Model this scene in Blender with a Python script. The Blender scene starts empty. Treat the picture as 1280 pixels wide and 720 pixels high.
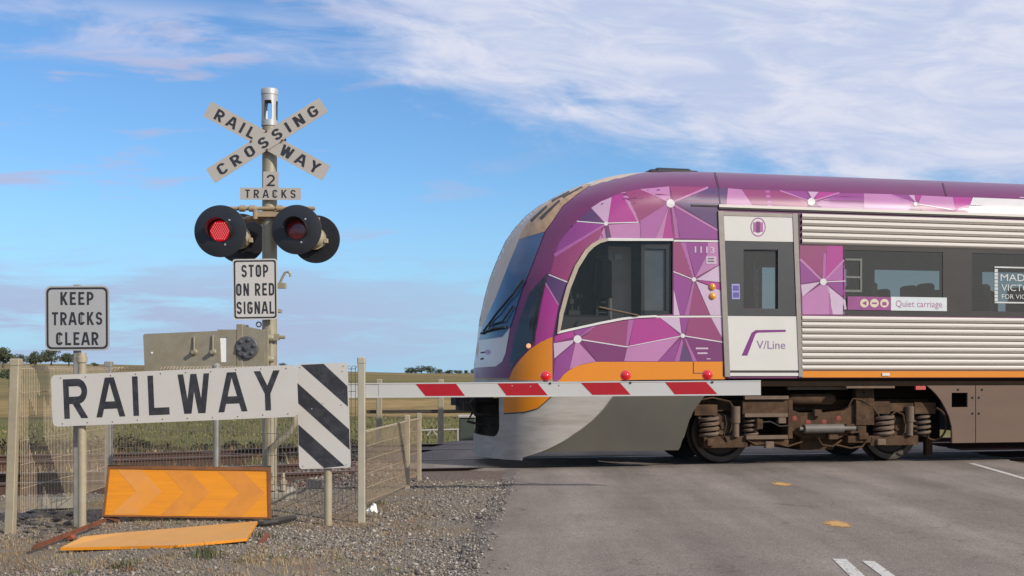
import bpy, bmesh, math, random
import numpy as np
from math import sin, cos, pi, radians, sqrt, atan2, asin
from mathutils import Vector, Matrix
from mathutils.bvhtree import BVHTree

random.seed(7)
RNG = np.random.default_rng(7)
S = bpy.context.scene
COL = S.collection

# ------------------------------------------------------------------ camera
F = 1500.0            # focal length in pixels of the 1280 wide photograph
CX, HY, CZ = 640.0, 468.0, 1.30
cam_d = bpy.data.cameras.new("camera")
cam = bpy.data.objects.new("camera", cam_d)
COL.objects.link(cam)
cam.location = (0, 0, CZ)
cam.rotation_euler = (radians(90), 0, 0)
cam_d.sensor_width = 36.0
cam_d.lens = 36.0 * F / 1280.0
cam_d.shift_y = (HY - 360.0) / 1280.0
cam_d.clip_start = 0.1
cam_d.clip_end = 20000
S.camera = cam

# ------------------------------------------------------------------ light
SUN_EL, SUN_AZ = radians(29), radians(52)      # azimuth from straight behind the camera, towards the right
to_sun = Vector((sin(SUN_AZ) * cos(SUN_EL), -cos(SUN_AZ) * cos(SUN_EL), sin(SUN_EL)))
sd = bpy.data.lights.new("sun", 'SUN')
sd.energy = 4.3
sd.angle = radians(0.6)
sd.color = (1.0, 0.93, 0.82)
sun = bpy.data.objects.new("sun", sd)
COL.objects.link(sun)
sun.rotation_euler = to_sun.to_track_quat('Z', 'Y').to_euler()

S.view_settings.view_transform = 'Standard'
S.view_settings.look = 'None'
S.view_settings.exposure = 0.0
S.view_settings.gamma = 1.0
S.view_settings.use_curve_mapping = False

w = bpy.data.worlds.new("World")
S.world = w
w.use_nodes = True
nt = w.node_tree
for n in list(nt.nodes):
    nt.nodes.remove(n)


def wn(t, **kw):
    n = nt.nodes.new(t)
    for k, v in kw.items():
        setattr(n, k, v)
    return n


def wmath(op, a, b=None, clamp=False):
    n = wn('ShaderNodeMath', operation=op)
    n.use_clamp = clamp
    for i, x in enumerate((a, b)):
        if x is None:
            continue
        if isinstance(x, (int, float)):
            n.inputs[i].default_value = x
        else:
            nt.links.new(x, n.inputs[i])
    return n.outputs[0]


def wsmooth(x, lo, hi):
    n = wn('ShaderNodeMapRange', interpolation_type='SMOOTHSTEP')
    nt.links.new(x, n.inputs[0])
    n.inputs[1].default_value = lo
    n.inputs[2].default_value = hi
    return n.outputs[0]


def wmix(f, a, b):
    n = wn('ShaderNodeMix', data_type='RGBA')
    for s, x in ((n.inputs[0], f), (n.inputs[6], a), (n.inputs[7], b)):
        if isinstance(x, (int, float, tuple)):
            s.default_value = x
        else:
            nt.links.new(x, s)
    return n.outputs[2]


sky = wn('ShaderNodeTexSky', sky_type='NISHITA')
sky.sun_disc = False
sky.sun_elevation = SUN_EL
sky.sun_rotation = pi - SUN_AZ
sky.altitude = 200
sky.air_density = 1.0
sky.dust_density = 0.25
sky.ozone_density = 2.2
tc = wn('ShaderNodeTexCoord')
sep = wn('ShaderNodeSeparateXYZ')
nt.links.new(tc.outputs['Generated'], sep.inputs[0])
az = wmath('ARCTAN2', sep.outputs[0], sep.outputs[1])
el = wmath('ARCSINE', sep.outputs[2])


def wnoise(sx, sy, scale, detail, rough, off=0.0, rot=0.0, dist=0.0):
    c = wn('ShaderNodeCombineXYZ')
    if rot:
        a2 = wmath('ADD', wmath('MULTIPLY', az, cos(rot)), wmath('MULTIPLY', el, sin(rot)))
        e2 = wmath('SUBTRACT', wmath('MULTIPLY', el, cos(rot)), wmath('MULTIPLY', az, sin(rot)))
    else:
        a2, e2 = az, el
    nt.links.new(wmath('MULTIPLY', a2, sx), c.inputs[0])
    nt.links.new(wmath('MULTIPLY', e2, sy), c.inputs[1])
    c.inputs[2].default_value = off
    n = wn('ShaderNodeTexNoise')
    n.inputs['Scale'].default_value = scale
    n.inputs['Detail'].default_value = detail
    n.inputs['Roughness'].default_value = rough
    n.inputs['Distortion'].default_value = dist
    nt.links.new(c.outputs[0], n.inputs['Vector'])
    return n.outputs['Fac']


# lower edge of the big bright cloud bank, as elevation over azimuth
fc = wn('ShaderNodeFloatCurve')
azn = wmath('MULTIPLY', wmath('ADD', az, 1.0), 0.5, True)
nt.links.new(azn, fc.inputs['Value'])
cv = fc.mapping.curves[0]
pts = [(0.0, .36), (.25, .36), (.38, .345), (.40, .315), (.43, .272), (.46, .240), (.5, .212), (.55, .188), (.60, .166), (.65, .152), (.71, .140), (1.0, .14)]
cv.points[0].location = pts[0]
cv.points[1].location = pts[-1]
for p in pts[1:-1]:
    cv.points.new(*p)
fc.mapping.update()
edge = fc.outputs['Value']
n_a = wnoise(4.0, 11.0, 1.6, 8, .60, 0.0, -0.25, .4)
n_b = wnoise(9.0, 34.0, 1.2, 7, .62, 3.1, -0.12, .6)
n_c = wnoise(3.0, 8.0, 1.0, 4, .5, 9.7)
d1 = wmath('SUBTRACT', el, edge)
d1 = wmath('ADD', d1, wmath('MULTIPLY', wmath('SUBTRACT', n_a, .5), .20))
d1 = wmath('ADD', d1, wmath('MULTIPLY', wmath('SUBTRACT', n_b, .5), .05))
d1 = wmath('ADD', d1, wmath('MULTIPLY', wsmooth(az, .0, .3), .02))
m1 = wmath('MULTIPLY', wsmooth(d1, -.022, .048), wmath('ADD', .80, wmath('MULTIPLY', n_b, .32)), True)
# low grey-violet stratus towards the left horizon
band = wmath('MULTIPLY', wsmooth(el, -.02, .03), wsmooth(el, .128, .050))
n_d = wnoise(4.5, 34.0, 1.5, 8, .62, 5.5, 0.02, .5)
lft = wsmooth(az, .10, -.24)
m2 = wmath('MULTIPLY', wsmooth(wmath('ADD', n_d, wmath('MULTIPLY', band, .13)), .50, .70), band)
m2 = wmath('MULTIPLY', m2, wmath('ADD', wmath('MULTIPLY', lft, .58), .24))
# few small loose clouds
n_e = wnoise(5.0, 30.0, 1.5, 5, .55, 14.2, 0.05, .2)
m3 = wmath('MULTIPLY', wsmooth(n_e, .56, .70), wsmooth(el, .06, .10))
m3 = wmath('MULTIPLY', m3, wmath('MULTIPLY', lft, .75))
# streak high on the left
n_f = wnoise(4.0, 16.0, 1.3, 7, .6, 21.3, 0.03, .5)
b4 = wmath('MULTIPLY', wsmooth(el, .235, .262), wsmooth(el, .30, .272))
m4 = wmath('MULTIPLY', wsmooth(n_f, .40, .62), wmath('MULTIPLY', b4, .72))
m4 = wmath('MULTIPLY', m4, lft)

tint = wn('ShaderNodeMix', data_type='RGBA', blend_type='MULTIPLY')
tint.inputs[0].default_value = 1.0
nt.links.new(sky.outputs[0], tint.inputs[6])
tint.inputs[7].default_value = (.80, 1.12, 1.41, 1)
lo = wmix(wmath('MULTIPLY', wsmooth(el, .17, -.01), .80), tint.outputs[2], (3.2, 5.6, 8.3, 1))
c1 = wmix(wsmooth(n_b, .35, .68), (5.5, 6.2, 8.3, 1), (7.2, 7.5, 8.8, 1))
c = wmix(m3, lo, (4.8, 5.0, 7.0, 1))
c = wmix(m4, c, (5.8, 6.3, 8.4, 1))
c = wmix(m2, c, (4.2, 4.75, 6.8, 1))
c = wmix(m1, c, c1)
bg = wn('ShaderNodeBackground')
bg.inputs[1].default_value = 0.1
nt.links.new(c, bg.inputs[0])
wo = wn('ShaderNodeOutputWorld')
nt.links.new(bg.outputs[0], wo.inputs[0])

# ------------------------------------------------------------------ helpers


def lin(r, g, b, k=1.0):
    def f(c):
        c = c / 255.0
        return (c / 12.92 if c <= .04045 else ((c + .055) / 1.055) ** 2.4) * k
    return (f(r), f(g), f(b))


MATS = {}


def mat(name, col, rough=.6, metal=0.0, var=.12, scale=6.0, bump=0.0, bscale=40.0, dirt=None, dirt_amt=.0, dscale=3.0,
        emit=None, estr=0.0, coat=0.0, stretch=None, spec=.5):
    if name in MATS:
        return MATS[name]
    m = bpy.data.materials.new(name)
    MATS[name] = m
    m.use_nodes = True
    t = m.node_tree
    p = t.nodes['Principled BSDF']
    p.inputs['Roughness'].default_value = rough
    p.inputs['Metallic'].default_value = metal
    p.inputs['Specular IOR Level'].default_value = spec
    if coat:
        p.inputs['Coat Weight'].default_value = coat
        p.inputs['Coat Roughness'].default_value = .06
    co = t.nodes.new('ShaderNodeTexCoord')
    vec = co.outputs['Object']
    if stretch:
        mp = t.nodes.new('ShaderNodeMapping')
        mp.inputs['Scale'].default_value = stretch
        t.links.new(vec, mp.inputs[0])
        vec = mp.outputs[0]
    n = t.nodes.new('ShaderNodeTexNoise')
    n.inputs['Scale'].default_value = scale
    n.inputs['Detail'].default_value = 6
    n.inputs['Roughness'].default_value = .62
    t.links.new(vec, n.inputs['Vector'])
    r = t.nodes.new('ShaderNodeMapRange')
    r.inputs[1].default_value = .25
    r.inputs[2].default_value = .75
    r.inputs[3].default_value = 1 - var
    r.inputs[4].default_value = 1 + var
    t.links.new(n.outputs['Fac'], r.inputs[0])
    mx = t.nodes.new('ShaderNodeVectorMath')
    mx.operation = 'SCALE'
    mx.inputs[0].default_value = col[:3]
    t.links.new(r.outputs[0], mx.inputs['Scale'])
    out = mx.outputs[0]
    if dirt is not None:
        n2 = t.nodes.new('ShaderNodeTexNoise')
        n2.inputs['Scale'].default_value = dscale
        n2.inputs['Detail'].default_value = 9
        n2.inputs['Roughness'].default_value = .7
        t.links.new(vec, n2.inputs['Vector'])
        r2 = t.nodes.new('ShaderNodeMapRange')
        r2.inputs[1].default_value = .45
        r2.inputs[2].default_value = .75
        r2.inputs[4].default_value = dirt_amt
        t.links.new(n2.outputs['Fac'], r2.inputs[0])
        m2_ = t.nodes.new('ShaderNodeMix')
        m2_.data_type = 'RGBA'
        t.links.new(r2.outputs[0], m2_.inputs[0])
        t.links.new(out, m2_.inputs[6])
        m2_.inputs[7].default_value = (*dirt[:3], 1)
        out = m2_.outputs[2]
    t.links.new(out, p.inputs['Base Color'])
    if bump:
        n3 = t.nodes.new('ShaderNodeTexNoise')
        n3.inputs['Scale'].default_value = bscale
        n3.inputs['Detail'].default_value = 5
        t.links.new(vec, n3.inputs['Vector'])
        b = t.nodes.new('ShaderNodeBump')
        b.inputs['Strength'].default_value = bump
        b.inputs['Distance'].default_value = .01
        t.links.new(n3.outputs['Fac'], b.inputs['Height'])
        t.links.new(b.outputs[0], p.inputs['Normal'])
    if emit:
        p.inputs['Emission Color'].default_value = (*emit, 1)
        p.inputs['Emission Strength'].default_value = estr
    return m


def glass_mat(name, tint, mixf, rough=.02, haze=.16):
    m = bpy.data.materials.new(name)
    MATS[name] = m
    m.use_nodes = True
    t = m.node_tree
    for n in list(t.nodes):
        t.nodes.remove(n)
    o = t.nodes.new('ShaderNodeOutputMaterial')
    tr = t.nodes.new('ShaderNodeBsdfTransparent')
    tr.inputs[0].default_value = (*tint, 1)
    gl = t.nodes.new('ShaderNodeBsdfGlossy')
    gl.inputs['Roughness'].default_value = rough
    gl.inputs[0].default_value = (.86, .82, .76, 1)
    fr = t.nodes.new('ShaderNodeFresnel')
    fr.inputs[0].default_value = 1.5
    ad = t.nodes.new('ShaderNodeMath')
    ad.operation = 'MULTIPLY_ADD'
    ad.inputs[1].default_value = .65
    ad.inputs[2].default_value = mixf
    t.links.new(fr.outputs[0], ad.inputs[0])
    mx = t.nodes.new('ShaderNodeMixShader')
    t.links.new(ad.outputs[0], mx.inputs[0])
    t.links.new(tr.outputs[0], mx.inputs[1])
    t.links.new(gl.outputs[0], mx.inputs[2])
    df = t.nodes.new('ShaderNodeBsdfDiffuse')
    df.inputs[0].default_value = (.30, .28, .255, 1)
    m2 = t.nodes.new('ShaderNodeMixShader')
    m2.inputs[0].default_value = haze
    t.links.new(mx.outputs[0], m2.inputs[1])
    t.links.new(df.outputs[0], m2.inputs[2])
    t.links.new(m2.outputs[0], o.inputs[0])
    return m


def wp(px, py, Y):
    return Vector(((px - CX) / F * Y, Y, CZ + (HY - py) / F * Y))


def gp(px, py, z=-.03):
    Y = (CZ - z) * F / (py - HY)
    return Vector(((px - CX) / F * Y, Y, z))


def px_at(px, Y, z):
    return Vector(((px - CX) / F * Y, Y, z))


FRAMES = {}


def tag(o, label=None, cat=None, group=None, kind=None):
    if label:
        o['label'] = label
    if cat:
        o['category'] = cat
    if group:
        o['group'] = group
    if kind:
        o['kind'] = kind
    return o


def empty(name, loc, rz=0.0, label=None, cat=None, group=None, kind=None):
    e = bpy.data.objects.new(name, None)
    COL.objects.link(e)
    e.empty_display_size = .1
    e.location = loc
    e.rotation_euler = (0, 0, rz)
    FRAMES[e.name] = Matrix.Translation(Vector(loc)) @ Matrix.Rotation(rz, 4, 'Z')
    return tag(e, label, cat, group, kind)


class MB:
    """collects shapes for ONE mesh object"""

    def __init__(self):
        self.v, self.f, self.m = [], [], []

    def add(self, vs, fs, mi=0):
        o = len(self.v)
        self.v += [tuple(x) for x in vs]
        self.f += [tuple(i + o for i in f) for f in fs]
        self.m += [mi] * len(fs)
        return self

    def box(self, c, s, rot=None, mi=0):
        vs = []
        for dz in (-.5, .5):
            for dx, dy in ((-.5, -.5), (.5, -.5), (.5, .5), (-.5, .5)):
                p = Vector((dx * s[0], dy * s[1], dz * s[2]))
                if rot is not None:
                    p = rot @ p
                vs.append(Vector(c) + p)
        return self.add(vs, [(3, 2, 1, 0), (4, 5, 6, 7), (0, 1, 5, 4), (1, 2, 6, 5), (2, 3, 7, 6), (3, 0, 4, 7)], mi)

    def bbox(self, x0, x1, y0, y1, z0, z1, mi=0):
        return self.box(((x0 + x1) / 2, (y0 + y1) / 2, (z0 + z1) / 2), (abs(x1 - x0), abs(y1 - y0), abs(z1 - z0)), None, mi)

    def cbox(self, x0, x1, y0, y1, z0, z1, c=.006, mi=0):
        """box with chamfered vertical edges and top"""
        P = [(x0 + c, y0), (x1 - c, y0), (x1, y0 + c), (x1, y1 - c), (x1 - c, y1), (x0 + c, y1), (x0, y1 - c), (x0, y0 + c)]
        vs = [(x, y, z0) for x, y in P] + [(x, y, z1 - c) for x, y in P]
        mx, my = (x0 + x1) / 2, (y0 + y1) / 2
        sx, sy = 1 - 2 * c / max(x1 - x0, 1e-6), 1 - 2 * c / max(y1 - y0, 1e-6)
        vs += [(mx + (x - mx) * sx, my + (y - my) * sy, z1) for x, y in P]
        fs = [tuple(reversed(range(8))), tuple(range(16, 24))]
        for k in range(8):
            j = (k + 1) % 8
            fs += [(k, j, 8 + j, 8 + k), (8 + k, 8 + j, 16 + j, 16 + k)]
        return self.add(vs, fs, mi)

    def tube(self, pts, r, n=8, mi=0, caps=True):
        pts = [Vector(p) for p in pts]
        rs = r if isinstance(r, (list, tuple)) else [r] * len(pts)
        vs, fs = [], []
        prev = None
        for i, p in enumerate(pts):
            d = (pts[min(i + 1, len(pts) - 1)] - pts[max(i - 1, 0)]).normalized()
            if prev is None:
                a = d.orthogonal().normalized()
            else:
                a = (prev - d * prev.dot(d)).normalized()
            prev = a
            b = d.cross(a)
            for k in range(n):
                t = 2 * pi * (k + .5) / n
                vs.append(p + (a * cos(t) + b * sin(t)) * rs[i])
        for i in range(len(pts) - 1):
            for k in range(n):
                j = (k + 1) % n
                fs.append((i * n + k, i * n + j, (i + 1) * n + j, (i + 1) * n + k))
        if caps:
            fs.append(tuple(reversed(range(n))))
            fs.append(tuple(range((len(pts) - 1) * n, len(pts) * n)))
        return self.add(vs, fs, mi)

    def cyl(self, a, b, r, n=16, mi=0):
        return self.tube([a, b], r, n, mi)

    def lathe(self, o, axis, prof, n=24, mi=0, up=None):
        """prof: (distance along axis, radius)"""
        o, axis = Vector(o), Vector(axis).normalized()
        a = (Vector(up) if up else axis.orthogonal()).normalized()
        b = axis.cross(a)
        vs, fs = [], []
        for d, r in prof:
            for k in range(n):
                t = 2 * pi * k / n
                vs.append(o + axis * d + (a * cos(t) + b * sin(t)) * max(r, 1e-5))
        for i in range(len(prof) - 1):
            for k in range(n):
                j = (k + 1) % n
                fs.append((i * n + k, i * n + j, (i + 1) * n + j, (i + 1) * n + k))
        return self.add(vs, fs, mi)

    def prism(self, poly, fr, c0, c1, mi=0):
        """poly in the a,b axes of frame fr, extruded from c0 to c1 along its normal"""
        n = len(poly)
        vs = [fr.p(a, b, c0) for a, b in poly] + [fr.p(a, b, c1) for a, b in poly]
        fs = [tuple(reversed(range(n))), tuple(range(n, 2 * n))]
        for k in range(n):
            j = (k + 1) % n
            fs.append((k, j, n + j, n + k))
        return self.add(vs, fs, mi)

    def build(self, name, mats, parent=None, frame=None, smooth=False, local=False):
        me = bpy.data.meshes.new(name)
        vs = self.v
        if parent is not None and not local:
            M = FRAMES[frame.name if frame else parent.name].inverted()
            vs = [tuple(M @ Vector(v)) for v in vs]
        me.from_pydata(vs, [], self.f)
        if not isinstance(mats, (list, tuple)):
            mats = [mats]
        for m in mats:
            me.materials.append(m)
        if len(mats) > 1:
            me.polygons.foreach_set('material_index', self.m)
        bm = bmesh.new()
        bm.from_mesh(me)
        bmesh.ops.recalc_face_normals(bm, faces=bm.faces)
        bm.to_mesh(me)
        bm.free()
        if smooth:
            me.polygons.foreach_set('use_smooth', [True] * len(me.polygons))
            try:
                me.set_sharp_from_angle(angle=radians(38))
            except Exception:
                pass
        ob = bpy.data.objects.new(name, me)
        COL.objects.link(ob)
        if parent is not None:
            ob.parent = parent
            key = (frame or parent).name
            if key in FRAMES:
                FRAMES[ob.name] = FRAMES[key]
        return ob


class Frame:
    def __init__(self, o, r, u):
        self.o = Vector(o)
        self.r = Vector(r).normalized()
        u = Vector(u)
        self.u = (u - self.r * u.dot(self.r)).normalized()
        self.n = self.r.cross(self.u)

    def p(self, a, b, c=0.0):
        return self.o + self.r * a + self.u * b + self.n * c


def rrect(w_, h_, r, n=5, x0=0.0, y0=0.0):
    out = []
    for cx, cy, a0 in ((w_ - r, r, -90), (w_ - r, h_ - r, 0), (r, h_ - r, 90), (r, r, 180)):
        for k in range(n + 1):
            a = radians(a0 + 90 * k / n)
            out.append((x0 + cx + r * cos(a), y0 + cy + r * sin(a)))
    return out


# ---- stroke lettering (road sign alphabet)
def arc(cx, cy, rx, ry, a0, a1, n=9):
    return [(cx + rx * cos(radians(a0 + (a1 - a0) * k / n)), cy + ry * sin(radians(a0 + (a1 - a0) * k / n))) for k in range(n + 1)]


def glyph(ch, w_, t):
    h = t / 2
    L, R_, T, B = h, w_ - h, 1 - h, h
    ro = (w_ - t) / 2
    if ch == 'I':
        return [[(h, 0), (h, 1)]], t
    if ch == 'L':
        return [[(L, 1), (L, B), (w_, B)]], w_
    if ch == 'E':
        return [[(w_, T), (L, T), (L, B), (w_, B)], [(L + h, .51), (w_ * .88, .51)]], w_
    if ch == 'T':
        return [[(0, T), (w_, T)], [(w_ / 2, T - h), (w_ / 2, 0)]], w_
    if ch == 'N':
        return [[(L, 0), (L, 1)], [(R_, 0), (R_, 1)], [(L, 1.0 + t * .3), (R_, -t * .3)]], w_
    if ch == 'A':
        return [[(-t * .05, -.14), (w_ / 2, 1.16), (w_ + t * .05, -.14)], [(w_ * .24, .30), (w_ * .76, .30)]], w_
    if ch == 'W':
        return [[(h * .55, 1.15), (w_ * .27, -.14), (w_ * .5, 1.02), (w_ * .73, -.14), (w_ - h * .55, 1.15)]], w_
    if ch == 'V':
        return [[(h * .2, 1.15), (w_ * .5, -.16), (w_ - h * .2, 1.15)]], w_
    if ch == 'Y':
        return [[(h * .4, 1.1), (w_ / 2, .44), (w_ - h * .4, 1.1)], [(w_ / 2, .42), (w_ / 2, 0)]], w_
    if ch == 'K':
        return [[(L, 0), (L, 1)], [(w_ - h * .4, 1.08), (L + h * .3, .36)], [(w_ * .36, .60), (w_ - h * .3, -.06)]], w_
    if ch in 'RPD':
        lo = B if ch == 'D' else (.46 if ch == 'R' else .42)
        ry = (T - lo) / 2
        rx = min(ry, w_ * .45) if ch != 'D' else min(ro, .33)
        if ch == 'D':
            bowl = [(L, T), (R_ - rx, T)] + arc(R_ - rx, T - rx, rx, rx, 90, 0, 6)[1:] + arc(R_ - rx, B + rx, rx, rx, 0, -90, 6) + [(L, B)]
        else:
            bowl = [(L, T), (R_ - rx, T)] + arc(R_ - rx, (T + lo) / 2, rx, ry, 90, -90, 10)[1:-1] + [(R_ - rx, lo), (L, lo)]
        st = [[(L, 0), (L, 1)], bowl]
        if ch == 'R':
            st.append([(w_ * .42, lo + .02), (w_ - h * .75, -.06)])
        return st, w_
    if ch in 'CGO':
        r = min(ro, .40)
        if ch == 'O':
            pth = arc(R_ - r, T - r, r, r, 0, 90, 7) + arc(L + r, T - r, r, r, 90, 180, 7) + arc(L + r, B + r, r, r, 180, 270, 7) + arc(R_ - r, B + r, r, r, 270, 360, 7)
            return [pth + [pth[0], pth[1]]], w_
        a = arc(R_ - r, T - r, r, r, 8, 90, 7) + arc(L + r, T - r, r, r, 90, 180, 7) + arc(L + r, B + r, r, r, 180, 270, 7) + arc(R_ - r, B + r, r, r, 270, 352 if ch == 'C' else 360, 7)
        a = [(R_, T - r * .9)] + a if ch == 'C' else a
        if ch == 'G':
            a += [(R_, .46), (w_ * .52, .46)]
        return [a], w_
    if ch == 'S':
        ry = .25 - t / 4
        return [arc(w_ / 2, .75 - t / 4, ro, ry, 12, 270, 16) + arc(w_ / 2, .25 + t / 4, ro, ry, 90, -168, 16)[1:]], w_
    if ch == '2':
        return [arc(w_ / 2, .68, ro, .32 - h, 172, -38, 14) + [(L + h * .4, B), (w_, B)]], w_
    if ch == '/':
        return [[(0, -.05), (w_, 1.05)]], w_
    return [], w_


WID = {'I': 0, 'W': 1.28, 'A': 1.06, 'K': 1.0, 'N': 1.02, 'O': 1.0, 'G': 1.0, 'C': .98, 'L': .86, 'E': .86, 'T': .92, 'Y': 1.05, 'S': .98, 'P': .96, 'D': .98, 'R': 1.0, '2': .98, 'V': 1.05, 'M': 1.2, '/': .6}


def clip_poly(poly, f):
    out = []
    for i in range(len(poly)):
        a, b = poly[i], poly[(i + 1) % len(poly)]
        fa, fb = f(a), f(b)
        if fa >= 0:
            out.append(a)
        if (fa >= 0) != (fb >= 0):
            k = fa / (fa - fb)
            out.append(tuple(a[j] + (b[j] - a[j]) * k for j in range(len(a))))
    return out


def ribbon(path, t):
    n = len(path)
    left, right = [], []
    for i, p in enumerate(path):
        def dirn(a, b):
            d = (b[0] - a[0], b[1] - a[1])
            l = math.hypot(*d) or 1
            return d[0] / l, d[1] / l
        if i == 0:
            d = dirn(path[0], path[1]); nx, ny, k = -d[1], d[0], 1
        elif i == n - 1:
            d = dirn(path[-2], path[-1]); nx, ny, k = -d[1], d[0], 1
        else:
            d0, d1_ = dirn(path[i - 1], p), dirn(p, path[i + 1])
            nx, ny = -(d0[1] + d1_[1]), d0[0] + d1_[0]
            l = math.hypot(nx, ny) or 1
            nx, ny = nx / l, ny / l
            k = 1 / max(.12, nx * -d0[1] + ny * d0[0])
        left.append((p[0] + nx * t / 2 * k, p[1] + ny * t / 2 * k))
        right.append((p[0] - nx * t / 2 * k, p[1] - ny * t / 2 * k))
    return [[left[i], left[i + 1], right[i + 1], right[i]] for i in range(n - 1)]


def word_width(txt, w_, t, gap):
    x = 0
    for ch in txt:
        if ch == ' ':
            x += w_ * .75
            continue
        x += (t if ch == 'I' else w_ * WID.get(ch, 1)) + gap
    return x - gap


def lettering(mb, fr, txt, h, cx, y0, wr=.6, t=.17, gap=.16, c=.002, mi=0, width=None):
    """stroke letters centred at cx with their feet at y0 (metres in frame fr)"""
    W = word_width(txt, wr, t, gap) * h
    sx = 1.0 if width is None else width / W
    x = cx - W * sx / 2
    for ch in txt:
        if ch == ' ':
            x += wr * .75 * h * sx
            continue
        strokes, gw = glyph(ch, wr * WID.get(ch, 1) if ch != 'I' else t, t)
        for si, st in enumerate(strokes):
            for q in ribbon(st, t):
                q = clip_poly(q, lambda p: p[1])
                if q:
                    q = clip_poly(q, lambda p: 1 - p[1])
                if len(q) < 3:
                    continue
                vs = [fr.p(x + a * h * sx, y0 + b * h, c + .0004 * si) for a, b in q]
                mb.add(vs, [tuple(range(len(vs)))], mi)
        x += (gw + gap) * h * sx
    return mb


def text_mesh(txt, size, bold=0.0, xs=1.0):
    """outline of a word in the built-in font as flat 2-D polygons"""
    cu = bpy.data.curves.new("t", 'FONT')
    cu.body = txt
    cu.size = size
    cu.offset = bold
    cu.resolution_u = 3
    ob = bpy.data.objects.new("t", cu)
    COL.objects.link(ob)
    dg = bpy.context.evaluated_depsgraph_get()
    me = bpy.data.meshes.new_from_object(ob.evaluated_get(dg))
    vs = [(v.co.x * xs, v.co.y) for v in me.vertices]
    fs = [tuple(p.vertices) for p in me.polygons]
    bpy.data.objects.remove(ob)
    bpy.data.curves.remove(cu)
    bpy.data.meshes.remove(me)
    return vs, fs


# ------------------------------------------------------------------ materials
M_galv = mat('galvanised', (.30, .29, .26), .5, .35, .18, 9, .15, 60, (.20, .16, .10), .55, 4)
M_tan = mat('weathered_tan_paint', (.34, .29, .20), .55, .1, .14, 7, .15, 50, (.22, .15, .08), .45, 5)
M_mast = mat('mast_paint', (.30, .27, .19), .5, .15, .16, 5, .1, 40, (.25, .14, .06), .45, 6)
M_wire = mat('fence_wire', (.42, .335, .235), .5, .3, .2, 12)
M_signw = mat('sign_white', (.50, .475, .435), .45, 0, .025, 3, .0, 30, (.40, .36, .30), .22, 2.2)
M_signg = mat('sign_grey_white', (.40, .365, .32), .5, 0, .03, 3, .0, 30, (.30, .26, .21), .25, 2.5)
M_signback = mat('sign_aluminium', (.45, .45, .45), .4, .8, .08, 8)
M_letter = mat('letter_black', (.022, .022, .027), .5, 0, .2, 20)
M_letterdk = mat('letter_blue_black', (.021, .021, .025), .5, 0, .25, 25, 0, 30, (.12, .12, .13), .35, 14)
M_black = mat('matt_black', (.014, .014, .017), .38, 0, .25, 12)
M_mech = mat('weathered_aluminium', (.27, .24, .175), .5, .25, .14, 8, .08, 40, (.20, .14, .07), .5, 5)
M_cap = mat('cast_silver', (.40, .40, .40), .5, .35, .1, 10)
M_ledoff = mat('lens_dark_red', (.22, .008, .014), .18, 0, .2, 12, coat=.6)
M_led = mat('lens_lit_red', (.30, .003, .008), .4, 0, .05, 30, emit=(1.0, .004, .015), estr=.36, spec=.2)
M_leddot = mat('led_dot', (.6, .1, .1), .3, emit=(1.0, .32, .34), estr=1.3)
M_armw = mat('boom_white', (.49, .48, .455), .42, 0, .03, 3, 0, 20, (.38, .35, .30), .3, 3)
M_armred = mat('boom_red', (.36, .0, .008), .5, 0, .08, 14)
M_lampred = mat('boom_lamp_red', (.50, .004, .012), .2, 0, .06, 10, coat=.5, emit=(1, .01, .015), estr=.16)
M_orange = mat('orange_sheet', (.66, .235, .003), .5, 0, .10, 5, .0, 30, (.44, .14, .015), .4, 3, stretch=(.6, .6, 9))
M_orange_pale = mat('orange_sheet_faded', (.56, .27, .06), .5, 0, .08, 6, .05, 30, (.52, .29, .12), .55, 4)
M_chev = mat('faded_chevron', (.54, .198, .024), .6, 0, .12, 9, .0, 30, (.64, .23, .008), .9, 4)
M_chev2 = mat('faded_chevron_pale', (.60, .245, .05), .6, 0, .08, 9, .0, 30, (.66, .235, .006), .9, 5)
M_rust = mat('rust', (.16, .05, .022), .8, 0, .3, 12, .3, 60, (.07, .03, .018), .7, 7)
M_rustframe = mat('rusty_frame', (.20, .075, .02), .75, 0, .3, 20, .2, 60, (.05, .025, .015), .9, 10)
M_concrete = mat('concrete', (.27, .24, .19), .9, 0, .2, 9, .4, 60)
M_rubber = mat('dark_hose', (.035, .03, .027), .7, 0, .3, 10)
M_asphchunk = mat('broken_asphalt', (.085, .072, .06), .95, 0, .35, 20, .6, 80)
M_rag = mat('white_rag', (.75, .74, .70), .9, 0, .1, 12)
M_white = mat('white_paint', (.72, .71, .68), .6, 0, .1, 8)

# ------------------------------------------------------------------ ground
TH = radians(12.6)                 # the railway's angle to the picture plane
CT, ST_ = cos(TH), sin(TH)
P0 = Vector((2.584, 16.85, 0.0))   # a point of the train's near side


def to_track(x, y):
    dx, dy = x - P0.x, y - P0.y
    return dx * CT + dy * ST_, -dx * ST_ + dy * CT


def from_track(s, v, z=0.0):
    return Vector((P0.x + s * CT - v * ST_, P0.y + s * ST_ + v * CT, z))


def sstep(x, a, b):
    t = np.clip((x - a) / (b - a), 0, 1)
    return t * t * (3 - 2 * t)


def rail_z(s):
    return -.10 * float(sstep(-s, 3.5, 9.0))


def road_left(y):
    return -.26 + .042 * (y - 7.9)


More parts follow.
